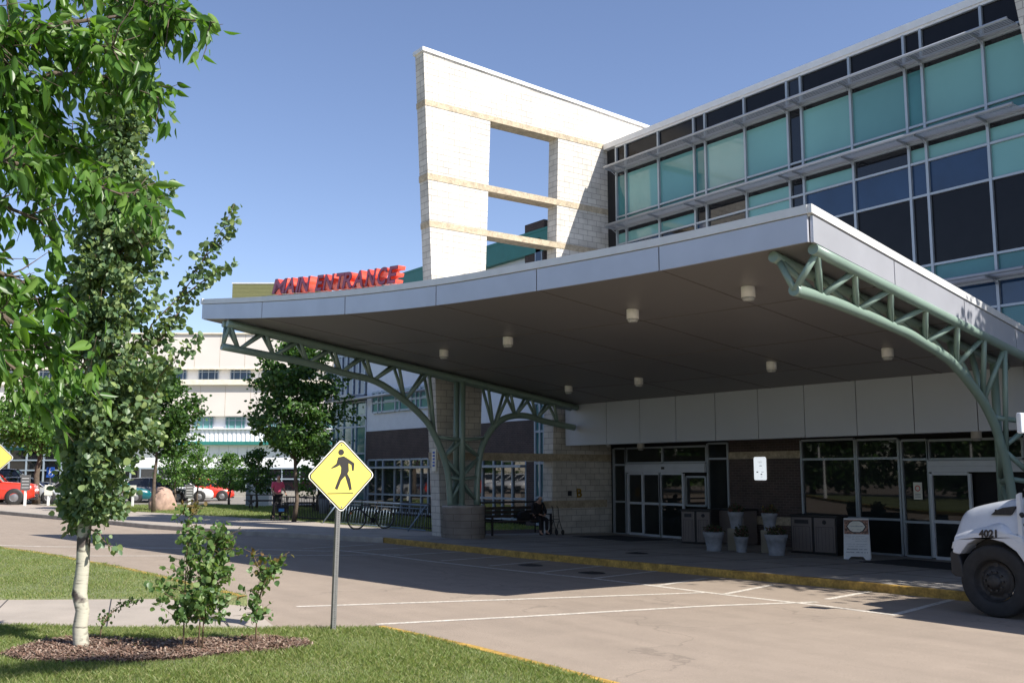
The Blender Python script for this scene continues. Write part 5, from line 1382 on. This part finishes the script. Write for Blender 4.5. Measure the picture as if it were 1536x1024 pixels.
mb = MB(); mb.lathe([(.26, .74), (.27, .82), (.18, .93), (.001, .95)], n=20); mb.build('lid', M['black'], t, world=False)

# ------------------------------------------------------------ railing, bike rack, bicycle
r0 = Vector((18.1, 29.4)); r1 = Vector((17.75, 36.3)); r2 = Vector((17.1, 40.6))
t = thing('baluster_railing', 'low dark railing with thin uprights along the lawn behind the bicycle', 'railing', gpt(17.9, 33))
mb = MB()
for a, c in ((r0, r1), (r1, r2)):
    n = int((c - a).length / .115)
    for k in range(n + 1): q = a.lerp(c, k / n); mb.bar(gpt(q.x, q.y, 0), gpt(q.x, q.y, .86), .02)
mb.build('uprights', M['dark_steel'], t)
mb = MB()
for a, c in ((r0, r1), (r1, r2)):
    for z in (.08, .88): mb.bar(gpt(a.x, a.y, z), gpt(c.x, c.y, z), .04)
mb.build('rails', M['dark_steel'], t)
t = thing('bicycle_rack', 'blue grey tube bicycle rack with slanted end legs against the stone wall', 'bicycle rack', gpt(17.6, 31.5))
A = Vector((17.55, 28.9)); B = Vector((17.35, 35.2)); mb = MB()
mb.tube([gpt(A.x, A.y, .86), gpt(B.x, B.y, .86)], .033, 10); mb.tube([gpt(A.x, A.y, .74), gpt(B.x, B.y, .74)], .02, 8); mb.tube([gpt(A.x - .1, A.y, .05), gpt(B.x - .1, B.y, .05)], .025, 8); mb.build('rails', M['steel_blue'], t)
for q in (.02, .98):
    c = A.lerp(B, q); mb = MB(); mb.tube([gpt(c.x, c.y, .86), gpt(c.x - .55, c.y + .25, .02)], .028, 8); mb.build('leg', M['steel_blue'], t)
mb = MB(); n = 30
for k in range(n): q = A.lerp(B, (k + .5) / n); mb.tube([gpt(q.x, q.y, .74), gpt(q.x - .1, q.y, .05)], .008, 5)
mb.build('uprights', M['steel_blue'], t)
def bicycle(c, rz, lab):
    t = thing('bicycle', lab, 'bicycle', c, rz)
    for x, nm in ((.52, 'front'), (-.52, 'rear')):
        mb = MB(); ring = [(x + .335 * math.cos(2 * PI * i / 36), 0, .35 + .335 * math.sin(2 * PI * i / 36)) for i in range(37)]
        mb.tube(ring, .019, 8, caps=False); w = mb.build('wheel', M['rubber'], t, world=False)
        mb = MB(); mb.tube([(x + .305 * math.cos(2 * PI * i / 36), 0, .35 + .305 * math.sin(2 * PI * i / 36)) for i in range(37)], .009, 6, caps=False)
        for k in range(14): a = k * PI / 7; mb.tube([(x, .015 * (-1) ** k, .35), (x + .3 * math.cos(a), 0, .35 + .3 * math.sin(a))], .0015, 4)
        mb.tube([(x, -.05, .35), (x, .05, .35)], .02, 8); mb.build('spokes', M['galv'], w, world=False)
    mb = MB(); bb = (-.08, 0, .3); st = (-.22, 0, .78); hd = (.36, 0, .82); hb = (.40, 0, .68)
    for a, c_, r_ in ((bb, st, .018), (st, hd, .018), (bb, hb, .022), (hd, hb, .02), ((-.52, 0, .35), bb, .011), ((-.52, 0, .35), (-.2, 0, .74), .01), (hb, (.52, 0, .35), .016)): mb.tube([a, c_], r_, 8)
    mb.build('frame', M['dark_steel'], t, world=False)
    mb = MB(); mb.tube([(.35, 0, .82), (.33, 0, .98)], .014, 8); mb.tube([(.30, -.3, 1.0), (.34, 0, .99), (.30, .3, 1.0)], .013, 8); mb.build('handlebar', M['black'], t, world=False)
    mb = MB(); mb.tube([st, (-.25, 0, .93)], .013, 8); mb.prism([(-.42, .07), (-.40, -.07), (-.25, -.05), (-.10, 0), (-.25, .05)], lambda x, y: (x, y, .93), lambda x, y: (x, y, .97)); mb.build('saddle', M['black'], t, world=False)
    mb = MB(); mb.lathe([(.001, -.008), (.09, -.008), (.09, .008), (.001, .008)], (-.08, -.03, .3), 16, M=Matrix.Rotation(PI / 2, 3, 'X')); mb.bar((-.08, -.05, .3), (.05, -.06, .18), .02); mb.bar((-.08, .05, .3), (-.21, .06, .42), .02); mb.build('crank', M['dark_steel'], t, world=False)
    mb = MB(); mb.box(.71, .75, -.02, .02, .52, .58); mb.build('reflector', M['amber'], t, world=False)
    return t
p = at(556, 790, 34.8); bicycle((p.x, p.y, gz(p.x, p.y)), PI - .1 , 'dark mountain bicycle leaning at the rack right of the yellow sign')

# bench ------------------------------------------------------------
t = thing('bench', 'dark slatted bench inside the opening of the stone wall', 'bench', (19.6, 26.75, gz(19.6, 26.6)))
mb = MB()
for k in range(4): mb.box(-1.35, 1.2, -.42 + k * .11, -.33 + k * .11, .43, .46)
mb.build('seat', M['darkwood'], t, world=False)
mb = MB()
for k in range(3): mb.box(-1.35, 1.2, .08, .11, .55 + k * .13, .64 + k * .13)
mb.build('backrest', M['darkwood'], t, world=False)
for x in (-1.25, 1.1):
    mb = MB(); mb.box(x, x + .06, -.42, -.36, 0, .43); mb.box(x, x + .06, .02, .08, 0, .95); mb.box(x, x + .06, -.42, .08, .62, .66); mb.box(x, x + .06, -.42, -.37, .43, .62); mb.build('end_frame', M['dark_steel'], t, world=False)
t = thing('tube_rail', 'thin dark rail spanning the stone wall opening behind the bench', 'railing', (19.5, 27.3, gz(19.5, 27.3)))
mb = MB(); mb.tube([(-1.9, 0, 1.02), (1.4, 0, 1.02)], .03, 8); mb.tube([(-1.8, 0, 0), (-1.8, 0, 1.02)], .025, 8); mb.tube([(1.3, 0, 0), (1.3, 0, 1.02)], .025, 8); mb.build('rail', M['dark_steel'], t, world=False)

# ------------------------------------------------------------ people
def skinned(name, joints, edges, m, parent, root=0, lv=2):
    me = bpy.data.meshes.new(name); me.from_pydata([j[0] for j in joints], edges, []); me.materials.append(m)
    o = bpy.data.objects.new(name, me); COL.objects.link(o); o.parent = parent
    sk = o.modifiers.new('skin', 'SKIN'); sk.use_smooth_shade = True
    for i, j in enumerate(joints):
        r_ = j[1] if isinstance(j[1], tuple) else (j[1], j[1]); me.skin_vertices[0].data[i].radius = r_
    me.skin_vertices[0].data[root].use_root = True
    ss = o.modifiers.new('sub', 'SUBSURF'); ss.levels = lv; ss.render_levels = lv
    return o
def chain(*idx): return [(idx[i], idx[i + 1]) for i in range(len(idx) - 1)]
def person_fig(label, loc, rz, pose, hair_m, shirt_m, trouser_m, sc=1.0, skirt=False):
    t = thing('person', label, 'person', loc, rz); t.scale = (sc,) * 3
    P = pose; V = lambda *a: Vector(a)
    J = []; E = []
    def add(p, r_): J.append((tuple(p), r_)); return len(J) - 1
    pel = add(P['pelvis'], (.15, .12)); sp = add((Vector(P['pelvis']) + Vector(P['chest'])) / 2, (.13, .105)); ch = add(P['chest'], (.155, .11)); nk = add(P['neck'], .055); hb = add(Vector(P['neck']).lerp(Vector(P['head']), .45), .06)
    hd = add(P['head'], (.082, .098)); tp = add(Vector(P['head']) + Vector((-.01, 0, .075)), (.06, .07)); E += chain(pel, sp, ch, nk, hb, hd, tp)
    ns = add(Vector(P['head']) + Vector((.098, 0, -.012)), .016); E.append((hd, ns))
    for s in ('l', 'r'):
        sh_, el, wr, ha = [add(P[s + k], q) for k, q in (('sh', .052), ('el', .04), ('wr', .026), ('ha', (.032, .02)))]; E += [(ch, sh_)] + chain(sh_, el, wr, ha)
        hpt = Vector(P[s + 'ha']); wv = Vector(P[s + 'wr']); dd = (hpt - wv).normalized(); sd = dd.cross(Vector((0, 0, 1)))
        sd = sd.normalized() if sd.length > .1 else Vector((0, 1, 0))
        for k in range(4):
            f1 = add(hpt + dd * .035 + sd * (.024 - k * .016), .0095); f2 = add(hpt + dd * (.075 - abs(k - 1.3) * .006) + sd * (.026 - k * .017) + Vector((0, 0, -.02)), .008); E += chain(ha, f1, f2)
        th = add(hpt + sd * .04 + dd * .02, .0095); E.append((ha, th))
        hp, kn, an, to = [add(P[s + k], q) for k, q in (('hip', .085), ('kn', .06), ('an', .038), ('to', (.035, .025)))]; E += [(pel, hp)] + chain(hp, kn, an, to)
    skinned('body', J, E, M['skin'], t)
    J = []; E = []
    pel = add(Vector(P['pelvis']) + Vector((0, 0, .03)), (.165, .135)); sp = add((Vector(P['pelvis']) + Vector(P['chest'])) / 2, (.15, .125)); ch = add(P['chest'], (.172, .13)); nk = add(Vector(P['chest']).lerp(Vector(P['neck']), .7), .075); E += chain(pel, sp, ch, nk)
    for s in ('l', 'r'):
        a = add(P[s + 'sh'], .068); c = add(Vector(P[s + 'sh']).lerp(Vector(P[s + 'el']), P.get('sleeve', .75)), .058); E += [(ch, a), (a, c)]
        if P.get('sleeve', .75) >= 1: w_ = add(Vector(P[s + 'wr']), .034); E.append((c, w_))
    skinned('shirt', J, E, shirt_m, t)
    J = []; E = []
    pel = add(P['pelvis'], (.165, .135))
    for s in ('l', 'r'):
        a, c, d_ = add(P[s + 'hip'], .10), add(P[s + 'kn'], .073), add(Vector(P[s + 'kn']).lerp(Vector(P[s + 'an']), .92), .054); E += [(pel, a)] + chain(a, c, d_)
    skinned('trousers', J, E, trouser_m, t)
    hp = Vector(P['head']); J = []; E = []
    a = add(hp + Vector((-.03, 0, .035)), (.092, .092)); c = add(hp + Vector((-.055, 0, -.05)), (.07, .075)); E = [(a, c)]
    skinned('hair', J, E, hair_m, t, 0)
    for s in ('l', 'r'):
        an = Vector(P[s + 'an']); to = Vector(P[s + 'to']); d_ = (to - an); J = []; E = []
        a = add(an + Vector((-.05, 0, -.05)), .042); c = add(an + Vector((d_.x, d_.y, 0)) * .5 + Vector((0, 0, -.055)), (.045, .035)); e = add(to + Vector((0, 0, -.0)), (.04, .025)); skinned('shoe', J, chain(a, c, e), M['blackcloth'], t)
    return t
walkp = dict(pelvis=(0, 0, .93), chest=(.06, 0, 1.30), neck=(.09, 0, 1.47), head=(.13, 0, 1.60), lsh=(.05, .17, 1.38), lel=(.08, .24, 1.12), lwr=(.30, .23, .98), lha=(.37, .23, .96), rsh=(.05, -.17, 1.38), rel=(.08, -.24, 1.12), rwr=(.30, -.23, .98), rha=(.37, -.23, .96),
             lhip=(0, .09, .88), lkn=(.10, .10, .50), lan=(.08, .10, .09), lto=(.21, .11, .035), rhip=(0, -.09, .88), rkn=(.0, -.10, .49), ran=(-.14, -.10, .12), rto=(-.02, -.11, .035), sleeve=.8)
wp_ = ground(415, 779.5); wrz = math.atan2(-wp_.y, -wp_.x) + .25
person_fig('grey haired woman in a pink top walking with a wheeled walker', (wp_.x, wp_.y, gz(wp_.x, wp_.y)), wrz, walkp, M['greyhair'], M['pink'], M['blackcloth'], 1.06)
t = thing('wheeled_walker', 'black four wheeled walker pushed by the woman in pink', 'walker', (wp_.x, wp_.y, gz(wp_.x, wp_.y)), wrz)
mb = MB()
for s in (-1, 1): mb.tube([(.33, s * .26, 1.0), (.45, s * .26, .98), (.50, s * .27, .55), (.72, s * .28, .12)], .015, 8); mb.tube([(.50, s * .27, .60), (.22, s * .28, .12)], .015, 8)
mb.tube([(.50, -.27, .58), (.50, .27, .58)], .014, 8); mb.tube([(.60, -.27, .35), (.60, .27, .35)], .012, 8); mb.build('frame', M['dark_steel'], t, world=False)
for s in (-1, 1):
    for x in (.72, .22): mb = MB(); mb.lathe([(.03, -.015), (.09, -.015), (.1, 0), (.09, .015), (.03, .015), (.03, -.015)], (x, s * .28, .1), 18, M=Matrix.Rotation(PI / 2, 3, 'X')); mb.build('wheel', M['rubber'], t, world=False)
mb = MB(); mb.box(.34, .62, -.22, .22, .56, .60); mb.build('seat', M['blackcloth'], t, world=False)
mb = MB(); mb.box(.56, .72, -.18, .18, .32, .55); mb.build('basket', M['blackcloth'], t, world=False, bevel=.03)
mb = MB(); mb.box(.722, .74, -.12, .1, .36, .48); mb.build('blue_bag', M['bluecloth'], t, world=False, bevel=.02)
sitp = dict(pelvis=(0, 0, .53), chest=(.08, 0, .92), neck=(.15, 0, 1.07), head=(.23, 0, 1.17), lsh=(.08, .17, .99), lel=(.16, .25, .74), lwr=(.34, .10, .66), lha=(.40, .06, .64), rsh=(.08, -.17, .99), rel=(.16, -.25, .74), rwr=(.34, -.10, .66), rha=(.40, -.06, .64),
            lhip=(.02, .09, .52), lkn=(.44, .12, .50), lan=(.42, .12, .09), lto=(.56, .13, .035), rhip=(.02, -.09, .52), rkn=(.44, -.12, .50), ran=(.46, -.14, .09), rto=(.60, -.15, .035), sleeve=1)
sx, sy = 20.35, 26.62
person_fig('dark haired person in black sitting hunched at the right end of the bench', (sx, sy, gz(sx, sy)), -PI / 2 - .1, sitp, M['darkhair'], M['blackcloth'], M['blackcloth'], 1.0)
t = thing('bag', 'dark shoulder bag on the bench beside the seated person', 'bag', (19.75, 26.55, gz(19.7, 26.6) + .46), .2)
mb = MB(); mb.prism([(-.24, 0), (.24, 0), (.27, .12), (.2, .26), (0, .3), (-.2, .26), (-.27, .12)], lambda x, z: (x, -.09, z), lambda x, z: (x, .09, z)); mb.build('bag_body', M['blackcloth'], t, world=False, bevel=.03)
mb = MB(); mb.tube([(-.18, 0, .27), (-.1, 0, .4), (.1, 0, .4), (.18, 0, .27)], .012, 6); mb.build('handle', M['black'], t, world=False)
t = thing('folded_walker', 'dark folding walker standing beside the seated person', 'walker', (20.78, 26.2, gz(20.7, 26.2)), -1.7)
mb = MB()
for s in (-1, 1): mb.tube([(-.05, s * .1, .92), (.04, s * .1, .88), (.1, s * .11, .45), (.3, s * .12, .1)], .014, 6); mb.tube([(.1, s * .11, .5), (-.12, s * .12, .1)], .014, 6)
mb.tube([(.1, -.11, .5), (.1, .11, .5)], .012, 6); mb.build('frame', M['dark_steel'], t, world=False)
for s in (-1, 1):
    for x in (.3, -.12): mb = MB(); mb.lathe([(.03, -.015), (.08, -.015), (.09, 0), (.08, .015), (.03, .015), (.03, -.015)], (x, s * .12, .09), 16, M=Matrix.Rotation(PI / 2, 3, 'X')); mb.build('wheel', M['rubber'], t, world=False)

# ------------------------------------------------------------ recycling bins
def bins(x, y, rz, lab, w=1.42):
    t = thing('recycling_bin', lab, 'bin', (x, y, gz(x, y)), rz, 'twin recycling bins by the doors')
    mb = MB(); mb.box(-w / 2, w / 2, 0, .62, .03, .95); mb.box(-w / 2 - .02, w / 2 + .02, -.03, .64, .95, 1.0); mb.box(-w / 2 - .01, w / 2 + .01, -.01, .62, 0, .03)
    mb.build('cabinet', M['black'], t, world=False, bevel=.008)
    for s, slot in ((-1, 1), (1, 0)):
        cx = s * w / 4; hw = w / 4 - .035
        mb = MB(); mb.box(cx - hw, cx + hw, -.028, -.001, .06, .93); mb.build('panel_door', M['bin_panel'], t, world=False, bevel=.004)
        mb = MB(); mb.box(cx - hw + .05, cx - hw + .058, -.032, -.0285, .1, .7); mb.box(cx + hw - .058, cx + hw - .05, -.032, -.0285, .1, .7); mb.box(cx - hw + .058, cx + hw - .058, -.032, -.0285, .692, .7)
        for k in range(4): mb.box(cx - hw + .11 + k * .1, cx - hw + .114 + k * .1, -.031, -.0285, .12, .68)
        if slot: mb.box(cx - hw + .09, cx + hw - .09, -.034, -.0285, .77, .87)
        else: mb.lathe([(.001, 0), (.055, 0), (.055, .006), (.001, .006)], (cx, -.0285, .82), 18, M=Matrix.Rotation(PI / 2, 3, 'X'))
        mb.build('opening', M['joint'], t, world=False)
    return t
bins(21.85, 16.75, -R(90) + .15, 'twin taupe recycling bins below the window right of the brick wall', 1.30)
bins(21.9, 20.95, -R(90) + .35, 'twin taupe recycling bins beside the left sliding doors', .95)
t = thing('low_cabinet', 'dark low cabinet between the left bins and the brick wall', 'cabinet', (22.7, 20.4, gz(22.7, 20)), -R(90))
mb = MB(); mb.box(-.55, .55, 0, .6, .02, .98); mb.build('cabinet', M['bin_panel'], t, world=False, bevel=.01)
mb = MB(); mb.box(-.58, .58, -.03, .62, .98, 1.03); mb.build('top', M['black'], t, world=False)

# planters ----------------------------------------------------------
rng = np.random.default_rng(12)
def planter(x, y, z, r, h, lab, seed, fl):
    g = np.random.default_rng(seed)
    t = thing('flower_pot', lab, 'plant pot', (x, y, z), 0, 'pale flower pots by the brick wall')
    mb = MB(); mb.lathe([(.001, 0), (r * .72, 0), (r * .74, h * .05), (r * .68, h * .07), (r * .9, h * .72), (r * .98, h * .74), (r * .94, h * .8), (r * 1.02, h * .86), (r * 1.04, h), (r * .92, h), (r * .9, h * .93), (.001, h * .93)], n=32); mb.build('pot', M['pot'], t, world=False)
    n = 240; a = g.uniform(0, 2 * PI, n); rr = np.sqrt(g.uniform(0, 1, n)) * r * .95; q = np.stack([np.cos(a) * rr, np.sin(a) * rr, h + g.uniform(-.02, .28, n) * (1 - .5 * (rr / r)) * fl], 1)
    leaves('foliage', q, .06, M['leaf_pot'], 'elm', t, -.1)
    leaves('flowers', q[:36] + np.array([0, 0, .04]), .045, M['leaf_red'] if seed in (3, 5) else M['leaf_pot'], 'round', t, -.3)
    return t
def P2(px, py, D): p = CF * D + CR * ((px - 768) / 1513 * D); return p.x, p.y
x, y = P2(1068, 0, 26.9); planter(x, y, gz(x, y), .27, .50, 'wide pale pot standing alone in front of the left bins', 1, .7)
x, y = P2(1109, 0, 26.6); planter(x, y, gz(x, y), .185, .40, 'small pale pot on the ground beside the left beige block', 2, 1.2)
x, y = P2(1161, 0, 25.7); planter(x, y, gz(x, y), .28, .52, 'wide pale pot on the ground in front of the right beige block', 3, .9)
for px, D, lab, labb, sd in ((1102, 27.3, 'pale pot raised on the left beige block', 'left beige block carrying a flower pot', 4), (1152, 26.6, 'pale pot with dark red flowers raised on the right beige block', 'right beige block carrying a pot of dark red flowers', 5)):
    x, y = P2(px, 0, D); b = MB(); z = gz(x, y); b.box(x - .17, x + .17, y - .17, y + .17, z, z + .58); tag(b.build('display_block', M['box'], bevel=.01), labb, 'plinth', 'beige blocks under the pots')
    planter(x, y, z + .58, .205, .44, lab, sd, .8)

# A board -------------------------------------------------------------
x, y = P2(1281, 0, 25.0); t = thing('a_frame_board', 'white folding pavement board with decorated header by the bins', 'notice board', (x, y, gz(x, y)), -R(58))
def lean(s): return lambda u, z: (u, s * (.26 * (1 - z / .98)), z)
poly = [(-.31, 0), (-.20, 0), (-.14, .07), (.14, .07), (.20, 0), (.31, 0), (.29, .98), (-.29, .98)]
for s in (-1, 1):
    mb = MB(); f = lean(s); mb.prism(poly, f, lambda u, z: (f(u, z)[0], f(u, z)[1] + s * -.025, z)); mb.build('board', M['whitepaint'], t, world=False)
def bx(mb, u0, u1, z0, z1, e=.004, mi=0):
    F = lambda u, z: (u, -(.26 * (1 - z / .98)) - e, z)
    mb.add([F(u0, z0), F(u1, z0), F(u1, z1), F(u0, z1)], [(0, 1, 2, 3)], mi)
M['poster'] = mat('floral_header', (.30, .17, .12), .6, var=.9, scale=16)
mb = MB(); bx(mb, -.285, .285, .60, .96); mb.build('header_print', M['poster'], t, world=False, fixn=False)
mb = MB(); ov = [(-.22, .78), (-.15, .88), (-.08, .915), (.08, .915), (.15, .88), (.22, .78), (.15, .68), (.08, .645), (-.08, .645), (-.15, .68)]
F_ = lambda e, k: (lambda u, z: (u * k, -(.26 * (1 - (.78 + (z - .78) * k) / .98)) - e, .78 + (z - .78) * k))
mb.prism(ov, F_(.006, 1.08), F_(.0065, 1.08), 1); mb.prism(ov, F_(.008, .95), F_(.0085, .95), 0); mb.build('plaque', [M['sign_white'], M['joint']], t, world=False)
mb = MB(); g = random.Random(3)
def scrib(z, u0, u1, hgt, e=.010, gap=.3):
    u = u0
    while u < u1:
        w = g.uniform(.008, .022)
        if g.random() > gap * .4: bx(mb, u, min(u + w, u1), z, z + hgt * g.uniform(.6, 1), e)
        u += w + g.uniform(.003, .009)
scrib(.78, -.17, .17, .022); scrib(.70, -.09, .10, .016)
for z, a, c in ((.55, -.26, .2), (.51, -.2, .26), (.47, -.1, .26), (.43, -.05, .24), (.36, -.25, .25), (.31, -.2, .2)): scrib(z, a, c, .010, .005)
scrib(.23, -.23, .24, .028, .005); scrib(.16, -.25, .25, .028, .005)
mb.build('small_print', M['signgrey'], t, world=False, fixn=False)
# door mats
for (y0, y1, lab) in ((12.3, 14.6, 'dark floor mat before the right sliding doors'), (22.6, 25.2, 'dark floor mat before the left sliding doors')):
    b = MB(); b.add([gpt(x_, y_, .012) for x_, y_ in ((20.7, y0), (22.6, y0), (22.6, y1), (20.7, y1))] + [gpt(x_, y_, .0) for x_, y_ in ((20.7, y0), (22.6, y0), (22.6, y1), (20.7, y1))], [(0, 1, 2, 3), (0, 4, 5, 1), (1, 5, 6, 2), (2, 6, 7, 3), (3, 7, 4, 0)]); tag(b.build('door_mat', M['mat']), lab, 'mat')
# small ceiling camera by the left doors
b = MB(); b.lathe([(.001, 0), (.07, 0), (.07, -.05), (.05, -.09), (.001, -.11)], (22.9, 25.9, 3.19), 14); tag(b.build('dome_camera', M['lampcan']), 'small pale dome camera under the canopy edge by the left doors', 'camera')
# lamp post across the drive (seen in the window glass)
t = thing('lamp_post', 'white lamp post with dome shade across the drive, seen only in the glass', 'street lamp', (-4, 38.2, gz(-4, 38.2)), 0, 'lamp posts mirrored in the glass')
mb = MB(); mb.lathe([(.11, 0), (.10, .8), (.06, .85), (.045, 3.4), (.001, 3.4)], n=16); mb.build('pole', M['whitepaint'], t, world=False)
mb = MB(); mb.lathe([(.05, 3.4), (.42, 3.42), (.40, 3.52), (.2, 3.75), (.05, 3.85), (.001, 3.9)], n=24); mb.build('lamp_shade', M['whitepaint'], t, world=False)
dup(t, (-4, 29.0, gz(-4, 29)), label='white lamp post with dome shade, seen only in the glass of the right sliding door')
